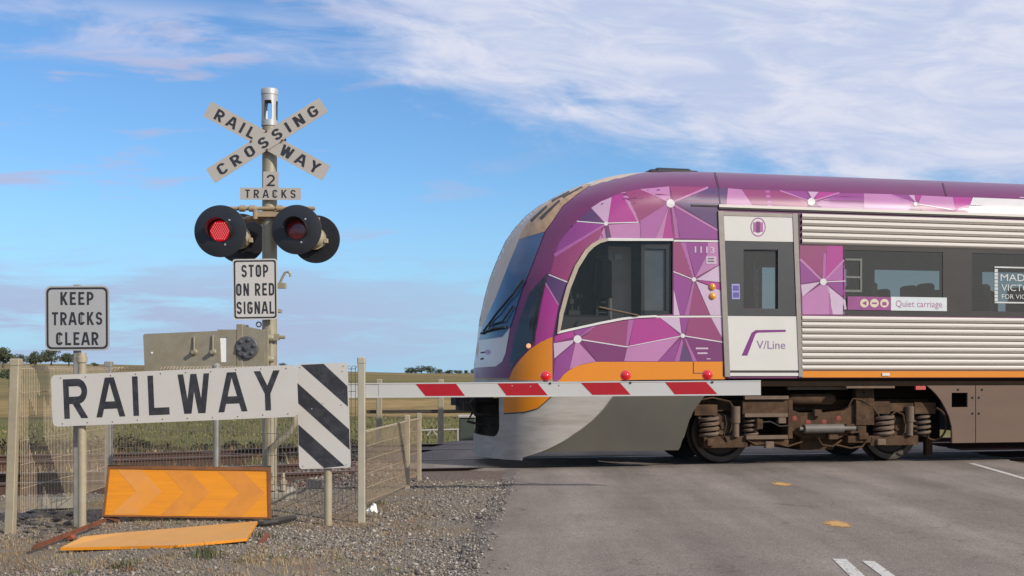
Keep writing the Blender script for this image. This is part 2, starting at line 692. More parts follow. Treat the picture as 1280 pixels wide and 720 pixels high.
def ground_z(x, y):
    x = np.asarray(x, float)
    y = np.asarray(y, float)
    dx, dy = x - P0.x, y - P0.y
    s = dx * CT + dy * ST_
    v = -dx * ST_ + dy * CT
    xr = x - (.042 * (y - 7.9))
    offroad = sstep(-xr, .0, 2.2) + sstep(xr, 7.4, 9.5)
    z = np.full_like(x, -.045)
    trk = sstep(v, -1.6, -.6) * sstep(v, 8.2, 7.2)
    z = z - .25 * trk * sstep(-s, 4.4, 7.0) - .20 * trk * sstep(s, 5.5, 8)
    far = sstep(v, 6.5, 9.5)
    z = z - .30 * far * np.clip(offroad, 0, 1)
    # hills
    ang = x / np.maximum(y, 1.0)
    crest = 2.2 + 5.2 * sstep(-ang, .16, .36) + 1.5 * sstep(-ang, .02, .2) - .3 * sstep(ang, .0, .3)
    up = sstep(y, 120, 900)
    z = z + up * (crest + .5 + .5 * np.sin(ang * 23))
    z = z - 26 * sstep(y, 950, 2600)
    z = z + .035 * np.sin(x * 1.7 + .6 * y) * np.clip(offroad, 0, 1) * sstep(-v, .5, 3)
    return z


def gz(x, y):
    return float(ground_z(np.array([x]), np.array([y]))[0])


NR, NA = 190, 640
rr = 1.0 * (5200.0 ** (np.arange(NR) / (NR - 1)))
aa = np.arange(NA) * 2 * pi / NA
gx = (rr[:, None] * np.sin(aa)[None, :]).ravel()
gy = (rr[:, None] * np.cos(aa)[None, :]).ravel()
gzv = ground_z(gx, gy)
gv = np.column_stack([gx, gy, gzv])
gv = np.vstack([gv, [[0, 0, -.045]]])
ii, jj = np.meshgrid(np.arange(NR - 1), np.arange(NA), indexing='ij')
j2 = (jj + 1) % NA
quads = np.stack([ii * NA + jj, ii * NA + j2, (ii + 1) * NA + j2, (ii + 1) * NA + jj], -1).reshape(-1, 4)
faces = [tuple(reversed(q)) for q in quads.tolist()]
cidx = NR * NA
faces += [(cidx, (k + 1) % NA, k) for k in range(NA)]
me = bpy.data.meshes.new('ground')
me.from_pydata(gv.tolist(), [], faces)
me.polygons.foreach_set('use_smooth', [True] * len(me.polygons))


def ground_material():
    m = bpy.data.materials.new('ground_soil_and_fields')
    m.use_nodes = True
    t = m.node_tree
    p = t.nodes['Principled BSDF']
    p.inputs['Roughness'].default_value = .95
    p.inputs['Specular IOR Level'].default_value = .15
    co = t.nodes.new('ShaderNodeTexCoord').outputs['Object']

    def noise(scale, det=6, ro=.6, st=None):
        v = co
        if st:
            mp = t.nodes.new('ShaderNodeMapping')
            mp.inputs['Scale'].default_value = st
            t.links.new(co, mp.inputs[0])
            v = mp.outputs[0]
        n = t.nodes.new('ShaderNodeTexNoise')
        n.inputs['Scale'].default_value = scale
        n.inputs['Detail'].default_value = det
        n.inputs['Roughness'].default_value = ro
        t.links.new(v, n.inputs['Vector'])
        return n.outputs['Fac']

    def ramp(fac, stops):
        r = t.nodes.new('ShaderNodeValToRGB')
        el_ = r.color_ramp.elements
        el_[0].position, el_[0].color = stops[0][0], (*stops[0][1], 1)
        el_[1].position, el_[1].color = stops[-1][0], (*stops[-1][1], 1)
        for po, c_ in stops[1:-1]:
            e = el_.new(po)
            e.color = (*c_, 1)
        t.links.new(fac, r.inputs[0])
        return r.outputs[0]

    def math_(op, a, b):
        n = t.nodes.new('ShaderNodeMath')
        n.operation = op
        for i, x in enumerate((a, b)):
            if isinstance(x, (int, float)):
                n.inputs[i].default_value = x
            else:
                t.links.new(x, n.inputs[i])
        return n.outputs[0]

    def mix(f, a, b):
        n = t.nodes.new('ShaderNodeMix')
        n.data_type = 'RGBA'
        t.links.new(f, n.inputs[0])
        t.links.new(a, n.inputs[6])
        t.links.new(b, n.inputs[7])
        return n.outputs[2]

    sp = t.nodes.new('ShaderNodeSeparateXYZ')
    t.links.new(co, sp.inputs[0])
    # track-perpendicular distance, with a wandering edge
    v = math_('ADD', math_('MULTIPLY', sp.outputs[0], -ST_), math_('MULTIPLY', sp.outputs[1], CT))
    v = math_('SUBTRACT', v, -P0.x * ST_ + P0.y * CT)
    gravel = ramp(noise(75, 8, .8), [(.30, (.085, .070, .056)), (.48, (.185, .155, .122)), (.60, (.25, .215, .17)), (.75, (.36, .32, .27))])
    soil = ramp(noise(30, 8, .7), [(.30, (.10, .075, .05)), (.52, (.22, .165, .105)), (.72, (.34, .27, .17))])
    near = mix(ramp(noise(.9, 5, .6), [(.44, (0, 0, 0)), (.60, (1, 1, 1))]), gravel, soil)
    ballast = ramp(noise(24, 8, .75), [(.30, (.04, .03, .026)), (.48, (.13, .095, .075)), (.62, (.22, .17, .14)), (.75, (.34, .30, .26))])
    # fields: a strip of green, a dry paddock, then olive pasture up the hill, by distance
    yy = math_('ADD', sp.outputs[1], math_('MULTIPLY', math_('SUBTRACT', noise(.05, 4, .6), .5), 9.0))
    lg = math_('LOGARITHM', yy, 10.0)
    lg = math_('MULTIPLY', lg, .3333)
    field = ramp(lg, [(.46, (.16, .13, .055)), (.485, (.165, .150, .058)), (.545, (.16, .145, .055)), (.553, (.10, .075, .035)), (.560, (.28, .20, .085)),
                      (.625, (.29, .205, .09)), (.640, (.17, .14, .055)), (.70, (.23, .175, .075)), (.80, (.155, .135, .05)), (.90, (.20, .15, .065)), (1.0, (.19, .15, .06))])
    fn = ramp(noise(.6, 8, .7, (1, .35, 1)), [(.3, (.62, .60, .52)), (.7, (1.25, 1.22, 1.2))])
    mm = t.nodes.new('ShaderNodeMix')
    mm.data_type = 'RGBA'
    mm.blend_type = 'MULTIPLY'
    mm.inputs[0].default_value = 1
    t.links.new(field, mm.inputs[6])
    t.links.new(fn, mm.inputs[7])
    field = mm.outputs[2]
    big = ramp(noise(.012, 6, .6, (.5, 1, 1)), [(.35, (.75, .78, .7)), (.65, (1.2, 1.15, 1.1))])
    mm2 = t.nodes.new('ShaderNodeMix')
    mm2.data_type = 'RGBA'
    mm2.blend_type = 'MULTIPLY'
    mm2.inputs[0].default_value = 1
    t.links.new(field, mm2.inputs[6])
    t.links.new(big, mm2.inputs[7])
    field = mm2.outputs[2]
    ve = math_('ADD', v, math_('MULTIPLY', math_('SUBTRACT', noise(1.3, 5, .6), .5), 1.2))

    def sm(x, a, b):
        n = t.nodes.new('ShaderNodeMapRange')
        n.interpolation_type = 'SMOOTHSTEP'
        n.inputs[1].default_value = a
        n.inputs[2].default_value = b
        t.links.new(x, n.inputs[0])
        return n.outputs[0]
    c_ = mix(sm(ve, -1.5, -.8), near, ballast)
    c_ = mix(sm(ve, 7.4, 8.2), c_, field)
    t.links.new(c_, p.inputs['Base Color'])
    b = t.nodes.new('ShaderNodeBump')
    b.inputs['Strength'].default_value = .8
    b.inputs['Distance'].default_value = .02
    t.links.new(noise(40, 8, .7), b.inputs['Height'])
    t.links.new(b.outputs[0], p.inputs['Normal'])
    return m


me.materials.append(ground_material())
ground = bpy.data.objects.new('ground', me)
COL.objects.link(ground)
tag(ground, 'stony ground by the crossing running out to dry grassy fields', kind='structure')


# ------------------------------------------------------------------ road
def road_material():
    m = bpy.data.materials.new('worn_asphalt')
    m.use_nodes = True
    t = m.node_tree
    p = t.nodes['Principled BSDF']
    p.inputs['Roughness'].default_value = 1.0
    p.inputs['Specular IOR Level'].default_value = .04
    co = t.nodes.new('ShaderNodeTexCoord').outputs['Object']

    def noise(scale, det=6, ro=.6, st=None):
        v = co
        if st:
            mp = t.nodes.new('ShaderNodeMapping')
            mp.inputs['Scale'].default_value = st
            mp.inputs['Rotation'].default_value = (0, 0, .042)
            t.links.new(co, mp.inputs[0])
            v = mp.outputs[0]
        n = t.nodes.new('ShaderNodeTexNoise')
        n.inputs['Scale'].default_value = scale
        n.inputs['Detail'].default_value = det
        n.inputs['Roughness'].default_value = ro
        t.links.new(v, n.inputs['Vector'])
        return n.outputs['Fac']

    def rng(f, a, b, c_, d):
        n = t.nodes.new('ShaderNodeMapRange')
        n.inputs[1].default_value, n.inputs[2].default_value = a, b
        n.inputs[3].default_value, n.inputs[4].default_value = c_, d
        t.links.new(f, n.inputs[0])
        return n.outputs[0]

    def mul(a, b):
        n = t.nodes.new('ShaderNodeMath')
        n.operation = 'MULTIPLY'
        t.links.new(a, n.inputs[0])
        t.links.new(b, n.inputs[1])
        return n.outputs[0]
    g = rng(noise(85, 5, .9), .33, .67, .25, 1.75)
    g = mul(g, rng(noise(1.2, 6, .6, (1.6, .16, 1)), .35, .7, .84, 1.16))
    g = mul(g, rng(noise(.8, 7, .65), .3, .7, .88, 1.12))
    # fine cracks
    vo = t.nodes.new('ShaderNodeTexVoronoi')
    vo.feature = 'DISTANCE_TO_EDGE'
    vo.inputs['Scale'].default_value = .75
    ad = t.nodes.new('ShaderNodeVectorMath')
    ad.operation = 'MULTIPLY_ADD'
    nz = t.nodes.new('ShaderNodeTexNoise')
    nz.inputs['Scale'].default_value = 2.5
    nz.inputs['Detail'].default_value = 8
    t.links.new(co, nz.inputs['Vector'])
    t.links.new(nz.outputs['Color'], ad.inputs[0])
    ad.inputs[1].default_value = (.8, .8, .8)
    t.links.new(co, ad.inputs[2])
    t.links.new(ad.outputs[0], vo.inputs['Vector'])
    cr = rng(vo.outputs['Distance'], .0, .010, .66, 1.0)
    msk = rng(noise(.35, 3, .5), .50, .56, 0, 1)
    cm = t.nodes.new('ShaderNodeMix')
    t.links.new(msk, cm.inputs[0])
    cm.inputs[2].default_value = 1.0
    t.links.new(cr, cm.inputs[3])
    cr = cm.outputs[0]
    g = mul(g, cr)
    sc = t.nodes.new('ShaderNodeVectorMath')
    sc.operation = 'SCALE'
    sc.inputs[0].default_value = (.215, .183, .157)
    sep_ = t.nodes.new('ShaderNodeSeparateXYZ')
    t.links.new(co, sep_.inputs[0])
    lat = t.nodes.new('ShaderNodeMath')
    lat.operation = 'MULTIPLY_ADD'
    t.links.new(sep_.outputs[1], lat.inputs[0])
    lat.inputs[1].default_value = -.042
    t.links.new(sep_.outputs[0], lat.inputs[2])
    wob = t.nodes.new('ShaderNodeMath')
    wob.operation = 'MULTIPLY_ADD'
    t.links.new(noise(.7, 3, .5), wob.inputs[0])
    wob.inputs[1].default_value = .5
    t.links.new(lat.outputs[0], wob.inputs[2])
    sn = t.nodes.new('ShaderNodeMath')
    sn.operation = 'SINE'
    ml = t.nodes.new('ShaderNodeMath')
    ml.operation = 'MULTIPLY'
    ml.inputs[1].default_value = 3.9
    t.links.new(wob.outputs[0], ml.inputs[0])
    t.links.new(ml.outputs[0], sn.inputs[0])
    g = mul(g, rng(sn.outputs[0], -1, 1, .91, 1.09))
    # oil spots and small dark stains
    vo2 = t.nodes.new('ShaderNodeTexVoronoi')
    vo2.inputs['Scale'].default_value = 1.7
    vo2.inputs['Randomness'].default_value = 1
    t.links.new(ad.outputs[0], vo2.inputs['Vector'])
    g = mul(g, rng(vo2.outputs['Distance'], .03, .14, .72, 1.0))
    t.links.new(g, sc.inputs['Scale'])
    t.links.new(sc.outputs[0], p.inputs['Base Color'])
    b = t.nodes.new('ShaderNodeBump')
    b.inputs['Strength'].default_value = .5
    b.inputs['Distance'].default_value = .006
    t.links.new(noise(150, 4, .8), b.inputs['Height'])
    t.links.new(b.outputs[0], p.inputs['Normal'])
    return m


M_road = road_material()
mb = MB()
prev = None
rs_ = random.Random(3)
ys = [-60, -20, 0, 4, 6] + [7 + .22 * k for k in range(80)] + [26, 32, 40, 60, 90, 120]
rowsL, rowsR = [], []
for y in ys:
    xl = road_left(y)
    # the apron over the tracks reaches further left
    xl -= 1.62 * float(sstep(np.array(y), 16.6, 17.1) * sstep(np.array(y), 24.5, 23.4))
    xl += rs_.uniform(-.025, .025) * (1 if 6 < y < 26 else 0)
    rowsL.append(xl)
    rowsR.append(.042 * (y - 7.9) + 6.95 + rs_.uniform(-.05, .05) + .25 * float(sstep(np.array(y), 16, 19)))
vs, fs = [], []
for y, a, b in zip(ys, rowsL, rowsR):
    zz = -.006
    if y > 26:
        zz = -.006 - .02 * float(sstep(np.array(y), 26, 60)) if y < 60 else -.02
    vs += [(a - .22, y, zz - .045), (a, y, zz), ((a + b) / 2, y, zz), (b, y, zz), (b + .08, y, zz - .05)]
for i in range(len(ys) - 1):
    for k in range(4):
        fs.append((i * 5 + k, i * 5 + k + 1, (i + 1) * 5 + k + 1, (i + 1) * 5 + k))
mb.add(vs, fs)
road = mb.build('road', M_road)
tag(road, 'worn grey asphalt road crossing the railway', kind='structure')

def worn(name, col, lo_, hi_, radial=False, sc_=22):
    m = mat(name, col, .9, 0, .12, 14)
    t = m.node_tree
    p = t.nodes['Principled BSDF']
    co = t.nodes.new('ShaderNodeTexCoord')
    n = t.nodes.new('ShaderNodeTexNoise')
    n.inputs['Scale'].default_value = sc_
    n.inputs['Detail'].default_value = 9
    n.inputs['Roughness'].default_value = .75
    t.links.new(co.outputs['Object'], n.inputs['Vector'])
    v = n.outputs['Fac']
    if radial:
        d = t.nodes.new('ShaderNodeVectorMath')
        d.operation = 'DISTANCE'
        cx = t.nodes.new('ShaderNodeSeparateXYZ')
        t.links.new(co.outputs['Generated'], cx.inputs[0])
        cc = t.nodes.new('ShaderNodeCombineXYZ')
        t.links.new(cx.outputs[0], cc.inputs[0])
        t.links.new(cx.outputs[1], cc.inputs[1])
        t.links.new(cc.outputs[0], d.inputs[0])
        d.inputs[1].default_value = (.5, .5, 0)
        a = t.nodes.new('ShaderNodeMath')
        a.operation = 'MULTIPLY_ADD'
        t.links.new(d.outputs['Value'], a.inputs[0])
        a.inputs[1].default_value = -.75
        t.links.new(v, a.inputs[2])
        v = a.outputs[0]
    r = t.nodes.new('ShaderNodeMapRange')
    r.inputs[1].default_value, r.inputs[2].default_value = lo_, hi_
    t.links.new(v, r.inputs[0])
    t.links.new(r.outputs[0], p.inputs['Alpha'])
    return m


M_mark = worn('road_paint_white', (.50, .475, .43), .36, .46)
M_mark2 = worn('road_paint_orange', (.50, .285, .085), .20, .34, True)


def strip(x0, y0, x1, y1, wd, z=-.002):
    d = Vector((x1 - x0, y1 - y0, 0)).normalized()
    n = Vector((-d.y, d.x, 0)) * wd / 2
    a, b = Vector((x0, y0, z)), Vector((x1, y1, z))
    return [a - n, a + n, b + n, b - n]


def ground_line(px0, py0, px1, py1, wd, name='line_marking', m=M_mark, ext=0.0):
    a, b = gp(px0, py0, -.002), gp(px1, py1, -.002)
    d = (b - a).normalized()
    b = b + d * ext
    mm = MB()
    q = strip(a.x, a.y, b.x, b.y, wd)
    n = max(1, int((b - a).length / .3))
    for k in range(n):
        t0, t1 = k / n, (k + 1) / n
        mm.add([q[0].lerp(q[3], t0), q[1].lerp(q[2], t0), q[1].lerp(q[2], t1), q[0].lerp(q[3], t1)], [(0, 1, 2, 3)])
    return mm.build(name, m, road, local=True)


FRAMES['road'] = Matrix.Identity(4)
ground_line(1049, 698.5, 1072, 720, .095, ext=9)
ground_line(1085, 701, 1111, 720, .085, ext=9)
ground_line(1214, 579, 1280, 598, .085, ext=6)
for cx_, cy_, rx, ry in ((977, 605, 12, 2.6), (1047, 655, 15.5, 5)):
    mm = MB()
    c0 = gp(cx_, cy_, -.002)
    ring = []
    for k in range(22):
        a = 2 * pi * k / 22
        q = gp(cx_ + rx * 1.25 * cos(a), cy_ + ry * 1.25 * sin(a), -.002)
        ring.append(q)
    mm.add(ring, [tuple(range(22))])
    mm.build('paint_spot', M_mark2, road, local=True)

# ------------------------------------------------------------------ railway
M_railtop = mat('rail_steel', (.30, .22, .17), .45, .5, .25, 3)
M_railside = mat('rail_rust', (.072, .038, .027), .85, 0, .25, 6, .2, 50)
M_sleeper = mat('sleeper_concrete', (.20, .17, .14), .9, 0, .25, 7, .3, 40)
M_flange = mat('flangeway_dark', (.035, .03, .028), .9, 0, .3, 8)
track = empty('railway_track', from_track(0, 1.45, 0), TH, 'double rusty railway track running across the road', kind='structure')
S0T, S1T = -70, 60
for vv in (.65, 2.25, 4.75, 6.35):
    mm = MB()
    prof = [(-.035, .0), (.035, .0), (.035, -.03), (.009, -.045), (.009, -.125), (.065, -.14), (.065, -.155), (-.065, -.155), (-.065, -.14), (-.009, -.125), (-.009, -.045), (-.035, -.03)]
    ss = list(np.linspace(S0T, -12, 10)) + list(np.linspace(-11, -2, 16)) + [0, 5.5, 7, 12, 60]
    vs, fs, mi = [], [], []
    n = len(prof)
    for s in ss:
        z0 = rail_z(s)
        vs += [from_track(s, vv + a, z0 + b) for a, b in prof]
    for i in range(len(ss) - 1):
        for k in range(n):
            j = (k + 1) % n
            fs.append((i * n + k, i * n + j, (i + 1) * n + j, (i + 1) * n + k))
            mi.append(0 if k == 0 else 1)
    mm.v, mm.f, mm.m = [tuple(x) for x in vs], fs, mi
    mm.build('rail', [M_railtop, M_railside], track)
    # rubber-lined flangeway slot where the rail crosses the road
    mm = MB()
    for a0, a1 in ((.036, .11), (-.085, -.036)):
        vs = [from_track(s, vv + a, -.003) for s in (-4.1, 6.6) for a in (a0, a1)]
        mm.add(vs, [(0, 1, 3, 2)])
    mm.build('flangeway', M_flange, track)
slp = None
for base in (1.45, 5.55):
    for k in range(30):
        s = -5.2 - k * .68
        mm = None
        if slp is None:
            mm = MB()
            mm.cbox(-.12, .12, -1.3, 1.3, -.20, 0, .02)
            slp = mm.build('sleeper', M_sleeper, track, local=True)
            o = slp
        else:
            o = slp.copy()
            COL.objects.link(o)
        o.location = (s, base - 1.45, rail_z(s) - .157)

# ------------------------------------------------------------------ train
train = empty('passenger_train', P0, TH, 'purple and silver diesel passenger train crossing the road, orange-trimmed streamlined cab leading', 'train')
TM = FRAMES[train.name]
TI = TM.inverted()
CAML = TI @ Vector((0, 0, CZ))
TW = 2.9
S_END = 21.0
SILH = [(593, 545), (593, 480), (594, 457), (597.5, 431), (600, 407), (603, 391), (607, 373), (613, 350), (625, 321.5), (637, 299), (651, 281), (666, 266), (680, 255.5), (709, 239.7), (735.5, 228.5), (758, 221.2), (777, 216.4), (800, 214), (825, 213), (850, 212.5)]


def px_sz(px, py, v=0.0):
    m = (px - CX) / F
    s = (m * (P0.y + CT * v) - P0.x + ST_ * v) / (CT - ST_ * m)
    Y = P0.y + ST_ * s + CT * v
    return s, CZ + (HY - py) / F * Y


zs0, ss0 = [], []
for px, py in SILH:
    k = min(1, max(0, (py - 213) / 120.0))
    s_, z_ = px_sz(px, py, 1.05 + .8 * k)
    zs0.append(z_)
    ss0.append(s_ - .03)
Z_S, Z_T = 3.67, 4.365
zs0 = np.array(zs0)
zs0[-1] = max(zs0[-1], Z_T)
zs0 = np.maximum.accumulate(zs0 + np.arange(len(zs0)) * 1e-5)


def nose_s(z):
    return float(np.interp(z, zs0, ss0))


def nose_L(z):
    return .95 + .5 * float(sstep(np.array(z), 2.6, 4.2))


def half_w(z):
    if z <= Z_S:
        return TW / 2 - .05 * float(sstep(np.array(1.2 - z), 0, 1.2))
    q = min(1, (z - Z_S) / (Z_T - Z_S))
    return TW / 2 * sqrt(max(0, 1 - q * q))


PX = 2.4


def outline(z, n=40):
    """nose curve at height z from the near side round to the far side"""
    hw, L, s0 = half_w(z), nose_L(z), nose_s(z)
    out = []
    for k in range(n + 1):
        a = pi - pi * k / n
        c_, s_ = cos(a), sin(a)
        t = math.copysign(abs(c_) ** (2 / PX), c_)
        out.append((s0 + L * (1 - abs(s_) ** (2 / PX)), TW / 2 + hw * t))
    return out


def shell(zlist, send, n=40, side=14):
    rows = []
    for z in zlist:
        o = outline(z, n)
        a = [(o[0][0] + (send - o[0][0]) * k / side, o[0][1]) for k in range(side, 0, -1)]
        b = [(o[-1][0] + (send - o[-1][0]) * k / side, o[-1][1]) for k in range(1, side + 1)]
        rows.append([(s, v, z) for s, v in a + o + b])
    return rows


def grid_mesh(mb, rows, cap_top=False, cap_bot=False, back=False, mi=None):
    n = len(rows[0])
    o = len(mb.v)
    for r in rows:
        mb.v += r
    for i in range(len(rows) - 1):
        for k in range(n - 1):
            mb.f.append((o + i * n + k, o + i * n + k + 1, o + (i + 1) * n + k + 1, o + (i + 1) * n + k))
            mb.m.append(mi(i, k) if mi else 0)
        if back:
            mb.f.append((o + i * n + n - 1, o + i * n, o + (i + 1) * n, o + (i + 1) * n + n - 1))
            mb.m.append(0)
    if cap_bot:
        mb.f.append(tuple(o + k for k in range(n)))
        mb.m.append(0)
    if cap_top:
        b = o + (len(rows) - 1) * n
        mb.f.append(tuple(b + k for k in range(n)))
        mb.m.append(0)


ztop = [Z_S + (Z_T - Z_S) * sin(a) for a in np.linspace(0, pi / 2 * .97, 16)]
zbody = list(np.linspace(1.245, Z_S, 34))[:-1] + ztop
# envelope used to lay the livery on the real surface
envb = MB()
grid_mesh(envb, shell(list(np.linspace(-.02, 1.22, 26)) + zbody, S_END))
ENV = BVHTree.FromPolygons([Vector(v) for v in envb.v], envb.f)


def cam_ray(px, py):
    d = Vector(((px - CX) / F, 1.0, (HY - py) / F))
    d = (TI.to_3x3() @ d).normalized()
    return CAML, d


def hit_px(px, py):
    for k in range(60):
        o, d = cam_ray(px + k * .7, py + (k * .25 if py < 300 else 0))
        h = ENV.ray_cast(o, d)
        if h[0] is not None:
            n = h[1]
            if n.dot(d) > 0:
                n = -n
            return h[0], n
    return None


def hit_sz(s, z):
    h = ENV.ray_cast(Vector((s, -4, z)), Vector((0, 1, 0)))
    if h[0] is None:
        return None
    n = h[1]
    if n.y > 0:
        n = -n
    return h[0], n


def patch(mb, poly, off, mi=0, cell=7.0, fn=hit_px):
    """cuts a traced outline into small cells and lays it on the body surface"""
    xs, ys = [p[0] for p in poly], [p[1] for p in poly]
    x0, x1, y0, y1 = min(xs), max(xs), min(ys), max(ys)
    nx, ny = max(1, math.ceil((x1 - x0) / cell)), max(1, math.ceil((y1 - y0) / cell))
    cache = {}
    for i in range(nx):
        a, b = x0 + (x1 - x0) * i / nx, x0 + (x1 - x0) * (i + 1) / nx
        col = clip_poly(clip_poly(poly, lambda p: p[0] - a), lambda p: b - p[0]) if nx > 1 else poly
        if len(col) < 3:
            continue
        for j in range(ny):
            c_, d = y0 + (y1 - y0) * j / ny, y0 + (y1 - y0) * (j + 1) / ny
            q = clip_poly(clip_poly(col, lambda p: p[1] - c_), lambda p: d - p[1]) if ny > 1 else col
            if len(q) < 3:
                continue
            ids = []
            for p in q:
                key = (round(p[0], 3), round(p[1], 3))
                if key not in cache:
                    h = fn(*p)
                    if h is None:
                        cache[key] = None
                    else:
                        cache[key] = len(mb.v)
                        mb.v.append(tuple(h[0] + h[1] * off))
                if cache[key] is not None and cache[key] not in ids:
                    ids.append(cache[key])
            if len(ids) >= 3:
                mb.f.append(tuple(ids))
                mb.m.append(mi)
    return mb


def strip_px(a, b, w0, w1=None):
    w1 = w0 if w1 is None else w1
    d = Vector((b[0] - a[0], b[1] - a[1])).normalized()
    n = Vector((-d.y, d.x))
    return [(a[0] + n.x * w0 / 2, a[1] + n.y * w0 / 2), (b[0] + n.x * w1 / 2, b[1] + n.y * w1 / 2),
            (b[0] - n.x * w1 / 2, b[1] - n.y * w1 / 2), (a[0] - n.x * w0 / 2, a[1] - n.y * w0 / 2)]


def disc_px(c_, r, n=14):
    return [(c_[0] + r * cos(2 * pi * k / n), c_[1] + r * sin(2 * pi * k / n)) for k in range(n)]


KP = .70
pal = {'PURP': (120, 42, 100), 'MG': (178, 52, 142), 'MP': (148, 62, 140), 'PL': (206, 168, 200), 'PK': (192, 126, 176), 'DV': (92, 60, 108),
       'PR': (152, 60, 112), 'WL': (212, 184, 208), 'ML': (176, 98, 162), 'DP': (124, 42, 108), 'WH': (228, 222, 222)}
PM = {k: mat('livery_' + k.lower(), lin(*v, KP), .40, 0, .05, 2.5, 0, 20, (.10, .07, .07), .16, 1.6, coat=.2) for k, v in pal.items()}
M_purple = PM['PURP']
M_torange = mat('train_orange', (.58, .185, .0), .38, 0, .04, 4, coat=.2)
M_steel = mat('stainless', (.52, .475, .43), .42, .25, .06, 2, stretch=(.2, 2, 12))
M_jointshade = mat('panel_joint', (.05, .045, .04), .8)  # dark joints, also the shade painted into rib grooves and at the gutter
M_pillar = mat('pillar_warm_grey', (.52, .40, .29), .5, 0, .1, 3)
M_tw = mat('train_white', (.56, .535, .51), .4, 0, .04, 3, coat=.2)
M_doorw = mat('door_white', (.53, .51, .47), .4, 0, .04, 3)
M_frame = mat('door_frame_grey', (.24, .21, .185), .45, .2, .12, 8)
M_doordark = mat('door_charcoal', (.045, .041, .038), .35, 0, .1, 5, coat=.2)
M_inner = mat('cabin_interior_dark', (.30, .28, .26), .8, 0, .2, 4)
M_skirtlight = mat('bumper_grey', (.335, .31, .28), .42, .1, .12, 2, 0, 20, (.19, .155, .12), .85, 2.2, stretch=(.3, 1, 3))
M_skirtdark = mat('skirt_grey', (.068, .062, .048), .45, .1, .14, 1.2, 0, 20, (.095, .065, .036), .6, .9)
M_dust = mat('bogie_dust_brown', (.088, .053, .032), .9, 0, .35, 7, .2, 50, (.022, .014, .010), .9, 4, spec=.1)
M_dustlt = mat('bogie_dust_light', (.125, .083, .054), .8, 0, .22, 9, .1, 50, (.13, .09, .06), .5, 5)
M_under = mat('underframe_black', (.02, .017, .015), .85, 0, .3, 8)
M_wheel = mat('wheel_dark', (.042, .031, .026), .6, .2, .25, 7, 0, 30, (.03, .025, .022), .5, 3)
M_tyre = mat('wheel_tread', (.085, .068, .056), .5, .3, .2, 6)
M_skirtbrown = mat('side_skirt_brown', (.128, .080, .056), .8, 0, .14, 1.5, 0, 30, (.12, .075, .05), .6, 2.2, stretch=(.4, 1, 1.6))
M_tglass = glass_mat('tinted_train_glass', (.62, .60, .56), .0)
M_cabglass = glass_mat('cab_side_glass', (.72, .71, .70), .0, haze=.02)
M_screen = mat('windscreen_glass', (.045, .105, .20), .22, 0, .25, 1.5, spec=.35)  # blue base colour stands in for the reflected sky
M_sblack = mat('black_rubber', (.016, .016, .018), .5)
M_roofgrey = mat('roof_front_tan', (.44, .27, .14), .5, 0, .35, 3, stretch=(6, 1, 1))
M_pod = mat('roof_pod_black', (.02, .02, .022), .6)

# body shell with real openings, cabin hollow inside
body_b = MB()


def bmi(i, k):
    r = body_rows[i][k]
    s, v, z = r
    front = nose_s(z) + nose_L(z) * .30
    return 1 if (s < front and v > .62 and z > 1.42) else 0


body_rows = shell(zbody, S_END)
grid_mesh(body_b, body_rows, True, True, True, bmi)
body = body_b.build('body', [M_purple, M_pillar], train, local=True, smooth=False)


def add_bool(ob, cb, m):
    c_ = cb.build('cutter', m, train, local=True)
    md = ob.modifiers.new('b', 'BOOLEAN')
    md.operation = 'DIFFERENCE'
    md.object = c_
    md.solver = 'EXACT'
    try:
        md.material_mode = 'TRANSFER'
    except Exception:
        pass
    return c_


def bake(ob, cutters):
    dg = bpy.context.evaluated_depsgraph_get()
    dg.update()
    me_ = bpy.data.meshes.new_from_object(ob.evaluated_get(dg), depsgraph=dg)
    old = ob.data
    ob.modifiers.clear()
    ob.data = me_
    bpy.data.meshes.remove(old)
    for c_ in cutters:
        bpy.data.objects.remove(c_)


WIN = [(2.27 + 2.07 * k, 3.86 + 2.07 * k) for k in range(9)]
WZ0, WZ1 = 2.24, 3.10
cut = []
cb = MB().bbox(.30, S_END - .5, .09, TW - .09, 1.35, 3.50)      # saloon
cut.append(add_bool(body, cb, M_inner))
cb = MB().bbox(-1.78, .10, .10, 1.75, 1.75, 3.35)               # driver's cab
cut.append(add_bool(body, cb, M_inner))
cb = MB()
for a, b in WIN:
    cb.bbox(a, b, -.3, TW + .3, WZ0, WZ1)
cb.bbox(1.75, 2.20, TW - .4, TW + .3, WZ0 + .15, 3.06)
cut.append(add_bool(body, cb, M_sblack))
CABW = [(700, 413.5), (704, 393), (712.5, 361.7), (723, 335), (735, 316), (742, 309), (750, 304), (760, 301.2), (841, 301.3), (840.5, 392.5), (820, 394), (798, 395), (778, 397), (752, 402), (727, 407.5)]
cabw = [px_sz(x, y) for x, y in CABW]
cb = MB()
n = len(cabw)
cb.add([(s, -.2, z) for s, z in cabw] + [(s, .5, z) for s, z in cabw], [tuple(range(n)), tuple(reversed(range(n, 2 * n)))] + [(k, (k + 1) % n, n + (k + 1) % n, n + k) for k in range(n)])
cut.append(add_bool(body, cb, M_sblack))
DWIN = [px_sz(929, 312), px_sz(972, 386)]
cb = MB().bbox(DWIN[0][0], DWIN[1][0], -.3, .5, DWIN[1][1], DWIN[0][1])
cut.append(add_bool(body, cb, M_sblack))
bake(body, cut)
for p in body.data.polygons:
    p.use_smooth = True
try:
    body.data.set_sharp_from_angle(angle=radians(30))
except Exception:
    pass

